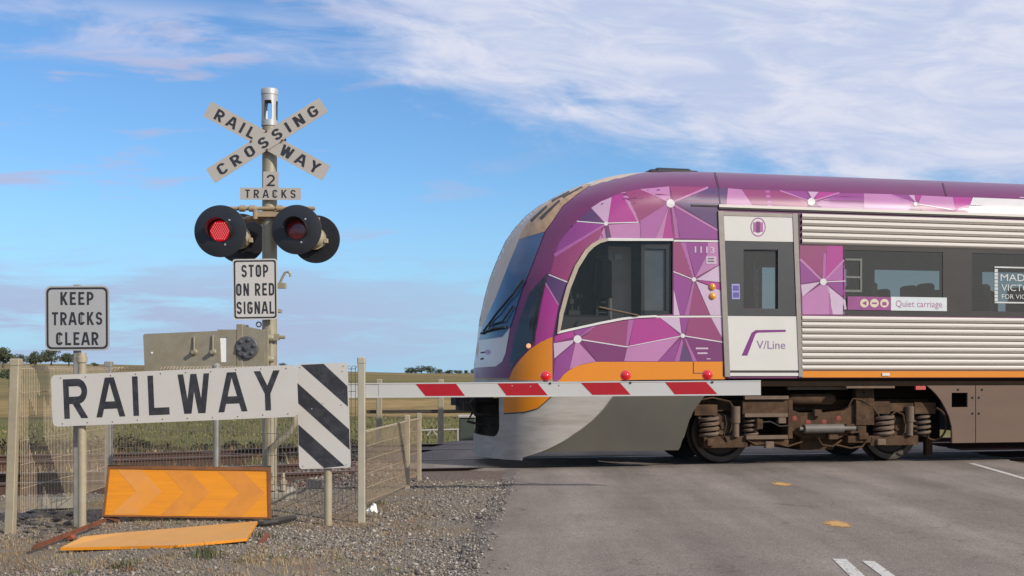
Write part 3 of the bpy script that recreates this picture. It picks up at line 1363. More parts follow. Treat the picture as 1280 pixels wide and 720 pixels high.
# ---- livery print (vinyl facets lying on the shell)
FAC = [
    ('PL', [(739, 260), (751, 252), (764.7, 246.5), (759.5, 278.5), (755.5, 278)]),
    ('MG', [(764.7, 246.5), (776.5, 241), (797, 277.5), (759.5, 278.5)]),
    ('PR', [(782, 240), (799.7, 236.7), (836, 253.5), (799, 277.5)]),
    ('PK', [(776.5, 241), (782.5, 240), (799.5, 277.5), (796.5, 277.5)]),
    ('DV', [(738.5, 261), (755, 279), (723, 276.5), (730, 269)]),
    ('MP', [(721, 277.5), (755, 280.5), (693, 318.5), (699, 303), (710, 289)]),
    ('PR', [(751, 285), (693, 321), (688, 342), (709, 352), (720, 335), (733, 314), (747, 301.5), (754, 298)]),
    ('PK', [(748, 300.5), (755, 284), (757.5, 298)]),
    ('DV', [(757.5, 298), (758.5, 283), (763, 297.5)]),
    ('PK', [(760.5, 281), (799.5, 278.5), (800.5, 297.5), (764, 297.5)]),
    ('ML', [(800, 278.5), (836, 256), (820, 298), (801, 297.5)]),
    ('PK', [(834, 262), (836, 258), (828, 298), (820, 298)]),
    ('MG', [(836.5, 258), (841.5, 298), (828, 298)]),
    ('MP', [(843, 258), (897, 288), (898, 299), (849, 298)]),
    ('ML', [(839, 258), (842, 258), (850.5, 298), (844, 298)]),
    ('PR', [(838, 258), (844, 298), (841.5, 298)]),
    ('PK', [(799.7, 236.7), (836.5, 233.2), (838, 252), (834, 252)]),
    ('PR', [(837, 233.2), (884, 234), (842, 252)]),
    ('DV', [(845, 254), (886, 235), (909, 235.5), (907, 257), (897, 257.5), (898, 287)]),
    ('PK', [(910, 235.5), (927, 237), (941, 257.5), (907.5, 257)]),
    ('PR', [(927, 237), (974, 238.5), (1010, 252), (1008, 260), (941, 257.5)]),
    ('MP', [(976, 238.5), (1008, 239.5), (1013, 250)]),
    ('PL', [(1010, 239.6), (1023, 240), (1015.5, 250)]),
    ('MG', [(1023, 240), (1049, 241), (1017, 252)]),
    ('MP', [(1050, 241.5), (1080, 242), (1080, 262.3), (1028, 260.5), (1018, 254)]),
    ('PK', [(1080, 242), (1114, 243), (1145, 254), (1133, 265), (1080, 262.5)]),
    ('MP', [(1114, 243), (1136, 244), (1144, 254)]),
    ('PL', [(1136, 244), (1143, 244), (1145, 254)]),
    ('MG', [(1143, 244), (1152, 244.5), (1146, 254)]),
    ('PK', [(1152, 244.5), (1191, 246.5), (1194, 262), (1147, 256)]),
    ('MG', [(1191.5, 246.5), (1215, 247), (1212, 257), (1194, 262)]),
    ('PR', [(1147, 257), (1192, 263), (1212, 257.5), (1208, 267), (1155, 266)]),
    ('WH', [(1216, 247), (1284, 249.6), (1284, 271), (1208.5, 267)]),
    ('PR', [(841.5, 303), (851, 303), (866, 347), (841.5, 339.5)]),
    ('ML', [(851, 303), (857, 303), (868, 347), (865, 347)]),
    ('MP', [(857, 303), (885, 303), (884, 318), (869, 346)]),
    ('PK', [(885, 303), (899, 303), (900, 330), (869, 347), (884, 318)]),
    ('WL', [(900, 331), (902.5, 353), (870, 349.5)]),
    ('MG', [(872, 350.5), (902.5, 354), (903, 363.5)]),
    ('WL', [(869.5, 351.5), (903, 364), (905, 394), (888, 394)]),
    ('PR', [(868, 352), (887.5, 394), (861, 394)]),
    ('ML', [(866, 352), (868, 353), (861, 394), (856, 394)]),
    ('MP', [(842, 341), (865, 350.5), (856, 394), (849.5, 394), (842, 362)]),
    ('WL', [(842, 362), (849.5, 394), (842, 394)]),
    ('WL', [(825, 397), (849, 397), (852, 418)]),
    ('MG', [(793, 397), (825, 397), (850, 419), (786, 433.5)]),
    ('MP', [(849, 397), (861, 397), (856, 417), (853, 417)]),
    ('PR', [(861, 397), (889, 397), (902, 421), (905, 428), (857, 419)]),
    ('WL', [(889, 397), (904.5, 397), (905, 425), (902, 421)]),
    ('DP', [(857, 421), (905, 429), (905.5, 451.5), (871, 451.5)]),
    ('ML', [(855, 422), (858, 424), (871, 451.5), (866, 451.5)]),
    ('DV', [(854, 428), (866, 451.5), (849, 451.5)]),
    ('ML', [(852, 423), (854, 428), (849, 451.5), (843, 451.5)]),
    ('MP', [(850.5, 423), (843, 451.5), (822, 451.5)]),
    ('PK', [(850, 420.5), (822, 451.5), (780, 451.5), (784, 434.5)]),
    ('ML', [(786, 397.3), (793, 396.8), (785, 433.5), (782, 433.5)]),
    ('PR', [(752, 402.8), (786, 397.3), (782, 433), (728, 424.5), (726, 421)]),
    ('ML', [(745, 404.5), (752.5, 402.8), (727, 422), (725, 420)]),
    ('MP', [(716, 411.5), (745, 404.5), (724, 420), (720, 420)]),
    ('MG', [(694, 420), (716, 411.5), (718, 421), (693, 428)]),
    ('WL', [(692, 429), (717, 425), (716, 428.5), (693, 448)]),
    ('MP', [(694, 449), (718, 429), (712, 461.5), (697, 476.5), (691, 477)]),
    ('PK', [(719, 429), (724, 429), (745, 452), (728, 455), (712, 461.5)]),
    ('DP', [(727, 426), (781, 434), (779, 452), (746, 452)]),
    ('MG', [(682, 355), (698, 381), (695, 400), (690, 420.5), (669, 433), (669.5, 418)]),
    ('DV', [(686, 344), (709, 353.5), (699, 380), (682, 354)]),
    ('PR', [(1000, 307), (1034, 307), (1030, 349), (1000, 324)]),
    ('MG', [(1034, 307), (1054.5, 307.5), (1055, 324), (1031, 350)]),
    ('ML', [(1055, 326), (1056.5, 351), (1032, 351)]),
    ('MP', [(1000, 325), (1026, 350), (1001, 355)]),
    ('WL', [(1001, 356), (1025, 352.5), (1003, 371)]),
    ('PK', [(1002.5, 371.5), (1027, 355), (1036, 357), (1036, 393), (1003, 393)]),
    ('WL', [(1034, 357), (1056.5, 375), (1059, 393), (1041, 393)]),
    ('MP', [(1033, 354), (1056.5, 352), (1056.5, 374)]),
    ('ML', [(1036, 360), (1041, 393), (1036, 393)]),
]
LINES = [  # thin pale seams and node dots, one layer above the facets
    ('WH', strip_px((721, 276.8), (757, 279.5), 1.2)), ('ML', strip_px((693, 319.5), (756, 281), 4.5, 2.0)), ('WH', strip_px((757, 279), (798, 277.8), 1.2)),
    ('PK', strip_px((838, 254), (897, 288), 2.2)), ('ML', strip_px((838, 254), (800, 278), 3.0)), ('PK', strip_px((838, 254), (885, 234.5), 2.4)),
    ('PK', strip_px((975, 238.5), (1012, 251.5), 1.6)), ('PK', strip_px((1049, 241.2), (1016, 251.5), 1.6)), ('ML', strip_px((959, 238.2), (962, 258), 5)),
    ('WH', strip_px((841.5, 339.5), (866, 349), 1.2)), ('WH', strip_px((854, 419.7), (905, 428), 1.3)), ('WH', strip_px((723, 424), (783, 433.6), 1.3)),
    ('WH', strip_px((783, 433.6), (852, 419.7), .9)), ('WH', strip_px((686, 343.2), (710, 353), 1.4)), ('PK', strip_px((682, 354), (698, 381), 1.8)),
    ('PK', strip_px((1000, 324), (1028, 351), 2.6)), ('ML', strip_px((1031, 317), (1029.5, 350), 3.5)), ('PK', strip_px((1055, 325), (1031, 350), 2.4)),
    ('WH', strip_px((1056.5, 351.3), (1031, 352.5), 1.0)), ('PK', strip_px((1112, 243), (1144, 255), 1.2)), ('WH', strip_px((1145, 255), (1192, 262.5), 1.0)),
    ('PK', strip_px((1192, 262.5), (1212, 257), 1.2)),
]
DOTS = [((757.4, 279.6), 2.6), ((838, 254.4), 5.2), ((867.4, 349.4), 2.8), ((853.2, 419.7), 2.8), ((721.8, 424), 5.0), ((1014, 252.5), 4.6), ((1144.5, 255.3), 2.6), ((1029, 352.3), 4.2)]
for c_, poly in FAC:
    mb = MB()
    patch(mb, poly, .003)
    mb.build('livery_facet', PM[c_], train, local=True, smooth=True)
for c_, poly in LINES:
    mb = MB()
    patch(mb, poly, .005)
    mb.build('livery_seam', PM[c_], train, local=True)
for c_, r in DOTS:
    mb = MB()
    patch(mb, disc_px(c_, r), .007)
    mb.build('livery_dot', PM['WH'], train, local=True)
mb = MB()
patch(mb, [(5.25, 3.70), (S_END - .1, 3.70), (S_END - .1, 3.98), (5.25, 3.98)], .003, 0, .5, hit_sz)
mb.build('roof_band', PM['WH'], train, local=True, smooth=True)

# orange panels
for nm, poly in (('orange_panel', [(697, 478), (704, 469), (711, 463), (719, 458.5), (728, 455.5), (745, 452.3), (906, 452), (906, 474), (800, 474.8), (697, 477.5)]),
                 ('orange_panel', [(690.5, 421), (690.5, 475.5), (636, 475.5), (641, 462), (650, 450), (662, 437), (677, 427)])):
    mb = MB()
    patch(mb, poly, .004)
    mb.build(nm, M_torange, train, local=True, smooth=True)

# nose: white cover, windscreen, tan roof front, dark side light band
mb = MB()
patch(mb, [(741, 224), (741, 229.5), (721.5, 243), (703, 258), (689, 279), (680, 290), (663, 331), (650, 362), (640, 396), (637, 414), (632, 442), (628, 452), (620, 458), (590, 460), (590, 400), (600, 360), (615, 322), (640, 280), (668, 255), (700, 240)], .004, 0, 5)
mb.build('nose_cover', M_tw, train, local=True, smooth=True)
mb = MB()
patch(mb, [(649.5, 299), (681.5, 289.5), (665.5, 331), (653, 362), (642.5, 396), (638, 409), (628, 421), (599, 425), (603.8, 408), (620.6, 371), (636, 331.5)], .009, 0, 5)
ws = mb.build('windscreen', M_screen, train, local=True, smooth=True)
mb = MB()
patch(mb, [(649.5, 299), (654, 287), (664, 274), (679, 259.5), (695, 249.5), (713, 240.5), (733, 231), (739, 230), (721.5, 243), (703, 258), (689, 279), (681.5, 289.5)], .008, 0, 5)
mb.build('roof_fairing', M_roofgrey, train, local=True, smooth=True)
mb = MB()
mb = MB()
patch(mb, [(603.8, 408), (620.6, 371), (636, 331.5), (649.5, 299), (654, 287), (664, 274), (679, 259.5), (695, 249.5), (713, 240.5), (733, 231), (728, 226), (700, 236), (668, 250), (640, 275), (612, 322), (598, 365), (592, 408)], .007, 0, 4)
mb.build('windscreen_pillar', mat('pillar_warm_grey', (.46, .385, .31), .5, 0, .1, 3), train, local=True, smooth=True)
for a, b, w0 in (((664, 277), (684, 258), 3.2), ((676, 274), (700, 251), 3.6), ((690, 252), (712, 240), 2.4), ((704, 247), (728, 234), 2.2)):
    patch(MB_ := MB(), strip_px(a, b, w0, w0 * .6), .012, 0, 5)
    MB_.build('roof_grille', M_sblack, train, local=True)
mb = MB()
patch(mb, [(684.8, 341), (663, 365), (651, 398), (643.5, 421), (638, 448), (638.5, 462), (645, 451), (662, 436), (669, 424), (674, 385), (681.5, 354)], .006, 0, 5)
mb.build('headlight_cover', mat('smoked_cover', (.022, .024, .028), .12, 0, .2, 4, coat=.5), train, local=True, smooth=True)
mb = MB()
h = hit_px(661, 432.5)
mb.lathe(h[0] + h[1] * .002, h[1], [(0, .034), (.012, .034), (.016, .024), (.016, 0)], 16)
mb.build('headlight', mat('headlight_warm', (.6, .3, .15), .3, emit=(1, .45, .22), estr=.6), train, local=True)
# wipers
mb = MB()


def surf(px, py, off):
    h_ = hit_px(px, py)
    return h_[0] + h_[1] * off


mb.tube([surf(608, 414, .04), surf(625, 392, .05), surf(645, 368, .05), surf(656, 351, .04)], .016, 6)
mb.tube([surf(613, 408, .05), surf(632, 402, .05), surf(644, 383, .04)], .014, 6)
mb.tube([surf(604, 417, .03), surf(620, 411, .05), surf(634, 409, .03)], .02, 6)
mb.build('wiper', M_sblack, train, local=True)
# nose badge
mb = MB()
patch(mb, strip_px((601, 441), (608, 440), 1.6), .007, 0, 4)
patch(mb, strip_px((601, 449), (605, 448), 2.0), .007, 0, 4)
patch(mb, disc_px((610, 440), 3.2), .007, 1, 4)
mb.build('nose_badge', [M_jointshade, PM['PK']], train, local=True)
# black roof pod
mb = MB()
pr = [px_sz(x, 212, 1.0)[0] for x in (812, 820, 866, 876)]
for a, b, hgt in ((pr[0], pr[3], -.02), (pr[1], pr[2], .005)):
    mb.cbox(a, b, 1.0, 1.9, Z_T - .06, Z_T + hgt, .03)
mb.build('roof_pod', M_pod, train, local=True)

# ---- bumper shroud, dark side skirt, coupler
LB = [(656, 574), (684, 563), (705, 551.5), (723.5, 539), (740, 526), (752, 513), (763, 498), (770, 488), (776, 474)]
lb = sorted([(px_sz(x, y)[1], px_sz(x, y)[0]) for x, y in LB])


def s_lb(z):
    return float(np.interp(z, [q[0] for q in lb], [q[1] for q in lb]))


RB = [(850, 566), (858, 545), (864, 525), (873, 507), (884, 494), (900, 484), (906, 476)]
rb = sorted([(px_sz(x, y)[1], px_sz(x, y)[0]) for x, y in RB])


def s_rb(z):
    return float(np.interp(z, [q[0] for q in rb], [q[1] for q in rb]))


def dense(z):
    o = outline(z, 240)
    return [(o[0][0] + 4, o[0][1])] + o + [(o[-1][0] + 4, o[-1][1])]


def resample(pts, n):
    L = [0]
    for a, b in zip(pts[:-1], pts[1:]):
        L.append(L[-1] + math.hypot(b[0] - a[0], b[1] - a[1]))
    out = []
    for k in range(n + 1):
        t = L[-1] * k / n
        out.append((float(np.interp(t, L, [p[0] for p in pts])), float(np.interp(t, L, [p[1] for p in pts]))))
    return out


def cut_s(pts, smax):
    """part of the outline with s below smax (ends interpolated)"""
    out = []
    for a, b in zip(pts[:-1], pts[1:]):
        ia, ib = a[0] <= smax, b[0] <= smax
        if ia:
            out.append(a)
        if ia != ib:
            k = (smax - a[0]) / (b[0] - a[0])
            out.append((smax, a[1] + (b[1] - a[1]) * k))
    return out


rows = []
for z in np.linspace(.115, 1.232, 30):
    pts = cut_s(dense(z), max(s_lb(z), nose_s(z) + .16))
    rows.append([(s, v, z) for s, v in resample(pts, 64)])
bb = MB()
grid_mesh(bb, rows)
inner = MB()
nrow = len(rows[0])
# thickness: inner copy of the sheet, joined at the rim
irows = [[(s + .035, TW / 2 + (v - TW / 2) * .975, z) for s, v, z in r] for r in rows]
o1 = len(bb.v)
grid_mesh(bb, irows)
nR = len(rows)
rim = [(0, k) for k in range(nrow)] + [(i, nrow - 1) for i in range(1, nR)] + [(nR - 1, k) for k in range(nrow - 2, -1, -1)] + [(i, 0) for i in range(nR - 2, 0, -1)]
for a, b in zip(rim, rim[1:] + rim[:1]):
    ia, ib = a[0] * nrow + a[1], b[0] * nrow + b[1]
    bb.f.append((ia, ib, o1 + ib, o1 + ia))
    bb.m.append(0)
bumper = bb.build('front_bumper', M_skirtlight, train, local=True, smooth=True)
ps0, pz0 = px_sz(606, 545, .9)
ps1, pz1 = px_sz(626, 484, .9)
vhit = hit_px(624, 520)[0].y
cb = MB()
vv0, vv1 = vhit, TW - vhit
rp = rrect(vv1 - vv0, 1.16 - pz0, .16, 5, vv0, pz0)
nn_ = len(rp)
cb.add([(-3.3, a, b) for a, b in rp] + [(-2.15, a, b) for a, b in rp], [tuple(range(nn_)), tuple(reversed(range(nn_, 2 * nn_)))] + [(k, (k + 1) % nn_, nn_ + (k + 1) % nn_, nn_ + k) for k in range(nn_)])
cc = [add_bool(bumper, cb, M_under)]
bake(bumper, cc)
mb = MB()
mb.bbox(-2.2, -1.2, .35, TW - .35, .30, 1.2)
mb.build('coupler_pocket', M_under, train, local=True)
mb = MB()
patch(mb, [(630, 480), (694, 480), (688, 494), (683, 501), (672, 510), (655, 514.5), (630, 516)], .004, 0, 5)
mb.build('orange_panel', M_torange, train, local=True, smooth=True)
mb = MB()
patch(mb, strip_px((630, 517.2), (655, 515.6), 1.4) , .006, 0, 5)
patch(mb, strip_px((655, 515.6), (672, 511), 1.4), .006, 0, 5)
patch(mb, strip_px((672, 511), (689, 496), 1.4), .006, 0, 5)
mb.build('panel_joint', M_jointshade, train, local=True)
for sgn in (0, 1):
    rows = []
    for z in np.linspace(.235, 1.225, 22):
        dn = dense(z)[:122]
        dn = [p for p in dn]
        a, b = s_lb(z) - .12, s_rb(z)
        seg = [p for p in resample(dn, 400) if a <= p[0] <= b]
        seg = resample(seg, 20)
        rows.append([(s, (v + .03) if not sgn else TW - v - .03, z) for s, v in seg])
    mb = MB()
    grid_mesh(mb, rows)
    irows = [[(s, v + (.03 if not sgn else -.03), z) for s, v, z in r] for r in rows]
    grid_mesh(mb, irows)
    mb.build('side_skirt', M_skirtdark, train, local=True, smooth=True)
# coupler
mb = MB()
cvv = TW / 2
cs = nose_s(1.0)
mb.tube([(cs + .8, cvv, .93), (cs - .05, cvv, .93)], .09, 10)
mb.cbox(cs - .30, cs - .02, cvv - .2, cvv + .2, .78, 1.08, .04)
mb.box((cs - .33, cvv - .08, .95), (.1, .16, .2), Matrix.Rotation(.3, 3, 'Z'))
mb.box((cs - .20, cvv - .26, .84), (.12, .1, .14))
mb.tube([(cs - .05, cvv - .3, 1.02), (cs - .18, cvv - .34, .88), (cs - .1, cvv - .36, .72), (cs + .15, cvv - .3, .70)], .025, 6)
mb.tube([(cs - .1, cvv - .24, .78), (cs - .2, cvv - .28, .62), (cs + .1, cvv - .28, .55)], .02, 6)
mb.build('coupler', M_under, train, local=True)
mb = MB()
mb.box((cs + .12, .62, 1.02), (.10, .05, .10))
mb.build('coupler_cock', mat('yellow_tap', (.55, .40, .03), .5), train, local=True)

# ---- underframe
mb = MB()
mb.bbox(-2.0, S_END - .1, .06, TW - .06, 1.13, 1.243)
mb.bbox(-1.6, S_END - .4, .5, TW - .5, .95, 1.13)
mb.build('underframe', mat('solebar_dark', (.022, .015, .011), .9, 0, .25, 3, spec=.05), train, local=True)
mb = MB()
mb.bbox(-.4, 4.6, 1.25, 1.65, .25, 1.0)
mb.bbox(4.9, 15.2, .25, TW - .25, .4, 1.0)
mb.build('underfloor_equipment', M_under, train, local=True)
# solebar step strips
mb = MB()
a, b = px_sz(1058, 484)[0], px_sz(1118, 484)[0]
mb.bbox(a, b, -.01, .06, 1.10, 1.13)
mb.build('solebar_strip', M_dustlt, train, local=True)

# brown side skirt behind the bogie
SKP = [(1161, 482), (1167, 487), (1173, 493), (1179, 501), (1184.5, 511), (1189, 521), (1192, 533), (1193, 544), (1193, 554)]
lefts = [px_sz(x, y) for x, y in SKP]
zt, zb = lefts[0][1], lefts[-1][1]
hole = [px_sz(1192, 491), px_sz(1212, 509)]
mb = MB()
SE2 = 15.0
fr_side = Frame((0, 0, 0), (1, 0, 0), (0, 0, 1))


def skirt_sheet(mb_, v0):
    hs0, hz1 = hole[0]
    hs1, hz0 = hole[1]
    P = lefts + [(hs0, zb)]
    top = [(hs0, zt)]
    mb_.prism(lefts + [(hs0, zb), (hs0, hz0), (hs0, hz1), (hs0, zt)], fr_side, -v0, -v0 - .03)
    mb_.bbox(hs0, hs1, v0, v0 + .03, zb, hz0)
    mb_.bbox(hs0, hs1, v0, v0 + .03, hz1, zt)
    sj = px_sz(1222, 500)[0]
    mb_.bbox(hs1, sj - .006, v0, v0 + .03, zb, zt)
    k = sj + .006
    while k < SE2:
        mb_.bbox(k, min(k + 1.75, SE2), v0, v0 + .03, zb, zt)
        k += 1.762


skirt_sheet(mb, .05)
mb.build('side_skirt', M_skirtbrown, train, local=True)
mb = MB()
for x, y in ((1218, 497), (1226, 497), (1218, 517), (1226, 517), (1200, 487), (1230, 487)):
    s_, z_ = px_sz(x, y)
    mb.lathe((s_, .05, z_), (0, -1, 0), [(0, .018), (.008, .018), (.011, .011), (.011, 0)], 8)
tag(mb.build('skirt_bolts', M_under, train, local=True), kind='stuff')

# ---- bogie
bogie = MB()
BV = .34


def bx(mb_, x0, y0, x1, y1, v0, v1, ch=.008, mi=0):
    s0, z1 = px_sz(x0, y0, v0)
    s1, z0 = px_sz(x1, y1, v0)
    mb_.cbox(s0, s1, v0, v1, z0, z1, ch, mi)


for q in ((868, 506, 897, 519), (880, 546, 938, 559), (934, 550, 986, 557), (928, 501, 985, 518), (985, 500, 991, 548), (1060, 545, 1090, 553), (1088, 545, 1148, 556), (1090, 502, 1113, 517),
          (1112, 504, 1142, 514), (1143, 503, 1170, 517), (1058, 530, 1083, 541)):
    bx(bogie, *q, .22, .46)
# solid side plate in the middle, drawn as a shaped plate
pl = [px_sz(x, y, .24) for x, y in ((985, 510), (1000, 516), (1030, 516), (1056, 513), (1070, 503), (1071, 536), (1050, 548), (1005, 548), (990, 540))]
bogie.prism(pl, fr_side, -.26, -.36)
bx(bogie, 1070, 481, 1093, 531, .20, .30)
bx(bogie, 1000, 545, 1042, 562, .5, 2.4)
bx(bogie, 1158, 548, 1166, 569, .55, .65)
bx(bogie, 872, 500, 1160, 512, .55, .75)
bx(bogie, 985, 515, 1070, 556, .6, 2.3)
bogie_o = bogie.build('bogie', [M_dust], train, local=True)
FRAMES[bogie_o.name] = FRAMES[train.name]
for q in ((931, 495, 986, 499), (931, 517, 985, 521), (933, 544.5, 985, 548.5), (985, 483, 1060, 487)):
    mb = MB()
    bx(mb, *q, .16, .22, .004)
    mb.build('step_rail', M_dustlt, bogie_o, local=True)


def coil(px0, px1, py0, py1, v, turns):
    s0, z1 = px_sz(px0, py0, v)
    s1, z0 = px_sz(px1, py1, v)
    r = (s1 - s0) / 2
    pts = []
    N = int(turns * 14)
    for k in range(N + 1):
        a = 2 * pi * k / 14
        pts.append(((s0 + s1) / 2 + r * .86 * cos(a), v + r * .86 * sin(a), z0 + (z1 - z0) * k / N))
    m_ = MB()
    m_.tube(pts, r * .19, 6)
    m_.build('coil_spring', M_dustlt, bogie_o, local=True, smooth=True)
    m_ = MB()
    m_.tube([((s0 + s1) / 2, v, z0), ((s0 + s1) / 2, v, z1)], r * .5, 10)
    m_.build('spring_core', M_under, bogie_o, local=True, smooth=True)


coil(874, 898, 519, 547, .32, 4.5)
coil(928, 947, 521, 547, .34, 4.5)
coil(1092, 1116, 517, 546, .32, 4.5)
coil(1143, 1162, 516, 545, .34, 4.5)
for x0, x1, y0, y1 in ((915, 924, 508, 546), (1133, 1141, 508, 544)):
    mb = MB()
    s0, z1 = px_sz(x0, y0, .2)
    s1, z0 = px_sz(x1, y1, .2)
    c0 = (s0 + s1) / 2
    mb.lathe((c0, .2, z0), (0, 0, 1), [(0, 0), (0, .05), (.2, .05), (.2, .065), (z1 - z0, .065), (z1 - z0, 0)], 12)
    mb.build('vertical_damper', M_dustlt, bogie_o, local=True, smooth=True)
mb = MB()
s0, z0 = px_sz(1004, 536, .16)
s1, _ = px_sz(1058, 536, .16)
mb.lathe((s0 - .06, .16, z0), (1, 0, 0), [(0, 0), (0, .03), (.07, .03), (.07, .068), (s1 - s0, .068), (s1 - s0, .035), (s1 - s0 + .2, .035), (s1 - s0 + .2, 0)], 14)
mb.build('yaw_damper', mat('damper_grey', (.115, .098, .084), .6, 0, .2, 6), bogie_o, local=True, smooth=True)
mb = MB()
s0, z0 = px_sz(984, 499, .3)
s1, _ = px_sz(1047, 499, .3)
mb.lathe((s0, .36, z0), (1, 0, 0), [(0, 0), (.02, .05), (.08, .085), (s1 - s0 - .08, .085), (s1 - s0 - .02, .05), (s1 - s0, 0)], 16)
mb.build('air_reservoir', M_dust, bogie_o, local=True, smooth=True)
for x, y in ((993, 523), (1010, 527.5), (1030, 527.5), (1048, 523)):
    mb = MB()
    s_, z_ = px_sz(x, y, .26)
    mb.lathe((s_, .262, z_), (0, -1, 0), [(0, .04), (.006, .04), (.008, .03), (.008, 0)], 10)
    mb.build('red_cap', mat('red_cap', (.20, .025, .02), .7), bogie_o, local=True, smooth=True)
mb = MB()
for x, y in ((1080, 491), (1080, 503), (1080, 521), (1074, 535)):
    s_, z_ = px_sz(x, y, .19)
    mb.lathe((s_, .202, z_), (0, -1, 0), [(0, .03), (.006, .03), (.006, 0)], 8)
tag(mb.build('plate_bolts', M_under, bogie_o, local=True), kind='stuff')
for x, y in ((903, 532), (1122, 534)):
    mb = MB()
    s_, z_ = px_sz(x, y, .3)
    mb.lathe((s_, .50, z_), (0, -1, 0), [(0, .17), (.16, .17), (.2, .13), (.2, .06), (.22, .05), (.22, 0)], 20)
    mb.build('axle_box', M_dust, bogie_o, local=True, smooth=True)
mb = MB()
s_, z_ = px_sz(1168, 530, .25)
mb.tube([(s_ + .2 * cos(a), .25, z_ + .24 * sin(a)) for a in np.linspace(-2.2, 1.9, 16)], .016, 6)
mb.build('brake_hose', M_dust, bogie_o, local=True, smooth=True)
WS = [px_sz(900, 540, .65)[0], px_sz(1112, 540, .65)[0]]
for hp in ([(868, 512), (874, 500), (890, 497), (912, 502), (916, 510)], [(945, 521), (952, 528), (962, 527), (975, 533), (986, 532)], [(1060, 508), (1066, 498), (1076, 500), (1090, 508), (1098, 520)], [(930, 548), (945, 556), (965, 553), (985, 558), (1002, 552)],
           [(1086, 545), (1078, 558), (1062, 560), (1045, 556)], [(905, 519), (908, 530), (904, 543), (909, 552)], [(1112, 520), (1120, 514), (1128, 518), (1131, 530)], [(1022, 548), (1028, 556), (1040, 558), (1052, 550)]):
    mb = MB()
    mb.tube([(*[px_sz(x, y, .21)[0]], .19 + .02 * (i % 2), px_sz(x, y, .21)[1]) for i, (x, y) in enumerate(hp)], .013, 6)
    mb.build('brake_pipe', M_under if hp[0][0] % 2 else M_dust, bogie_o, local=True, smooth=True)
for x0, y0, x1, y1 in ((946, 524, 954, 536), (973, 521, 983, 529), (1018, 512, 1028, 520), (1074, 541, 1086, 549), (1097, 549, 1108, 556), (884, 549, 893, 557), (957, 552, 968, 560), (1036, 541, 1048, 549)):
    mb = MB()
    bx(mb, x0, y0, x1, y1, .17, .24, .012)
    mb.build('bracket', M_dustlt if x0 % 2 else M_dust, bogie_o, local=True)
for s_ in WS:
    for v0, sg in ((.62, 1), (TW - .62, -1)):
        mb = MB()
        R0 = .46
        mb.lathe((s_, v0, R0 + .002), (0, sg, 0), [(-.02, 0), (-.02, .12), (.015, .14), (.03, .33), (-.005, .37), (-.005, R0 - .012), (.02, R0), (.10, R0), (.115, R0 + .028), (.14, R0 + .028), (.14, 0)], 48, 0)
        mb.build('wheel', M_wheel, bogie_o, local=True, smooth=True)
        mb = MB()
        mb.lathe((s_, v0, R0 + .002), (0, sg, 0), [(-.0065, .37), (-.0075, R0 - .014), (-.0065, R0 - .012)], 48)
        mb.build('tyre_rim', M_tyre, bogie_o, local=True, smooth=True)
for s_ in WS:
    mb = MB()
    mb.cyl((s_, .5, .46), (s_, TW - .5, .46), .09, 14)
    mb.build('axle', M_under, bogie_o, local=True, smooth=True)
# the rear bogie is a copy under the far end
kids = [o for o in bogie_o.children]
b2 = bogie_o.copy()
COL.objects.link(b2)
b2.location.x += 15.6
for k in kids:
    d = k.copy()
    COL.objects.link(d)
    d.parent = b2

# ---- passenger side: ribbed stainless panels
def ribbed(z0, z1, n, s0, s1, name):
    m_ = MB()
    prof = []
    pitch = (z1 - z0) / n
    for k in range(n):
        a = z0 + pitch * k
        prof += [(a, -.004), (a + pitch * .13, -.006), (a + pitch * .30, -.024), (a + pitch * .46, -.034), (a + pitch * .72, -.034), (a + pitch * .88, -.026), (a + pitch * .985, -.004)]
    prof.append((z1, -.004))
    nseg = max(1, int((s1 - s0) / 1.0))
    for i in range(nseg + 1):
        s = s0 + (s1 - s0) * i / nseg
        m_.v += [(s, v, z) for z, v in prof]
    q = len(prof)
    for i in range(nseg):
        for k in range(q - 1):
            m_.f.append((i * q + k, i * q + k + 1, (i + 1) * q + k + 1, (i + 1) * q + k))
            m_.m.append(1 if k % 7 in (6, 0) else 0)  # groove floors get the dark material: shade between ribs put into the colour
    return m_.build(name, [M_steel, M_jointshade], train, local=True)


zc = px_sz(1000, 262)[1]
S_D1 = px_sz(1000, 350)[0]
ribbed(px_sz(1000, 306)[1], px_sz(1000, 266.5)[1], 5, S_D1 + .02, S_END - .2, 'ribbed_panel')
ribbed(px_sz(1000, 464)[1], px_sz(1000, 394.5)[1], 9, S_D1 + .02, S_END - .2, 'ribbed_panel')
mb = MB()
s_c = px_sz(898, 260)[0]
mb.bbox(s_c, S_END - .2, -.03, .01, zc - .005, zc + .035)
mb.build('rain_gutter', M_steel, train, local=True)
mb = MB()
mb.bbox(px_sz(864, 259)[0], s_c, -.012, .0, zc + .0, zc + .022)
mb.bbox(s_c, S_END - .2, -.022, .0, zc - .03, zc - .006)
mb.build('gutter_shade_strip', M_jointshade, train, local=True)  # solid dark strips at the gutter, its shade put into the colour
mb = MB()
mb.bbox(S_D1 + .02, S_END - .2, -.02, .02, px_sz(1000, 471.8)[1], px_sz(1000, 463.8)[1])
mb.build('orange_stripe', M_torange, train, local=True)
# white seams beside the cab window
mb = MB()
patch(mb, strip_px((842, 301), (898, 301.6), 2.2), .006)
patch(mb, strip_px((797, 396), (905, 395.6), 2.2), .006)
mb.build('window_line', M_tw, train, local=True)
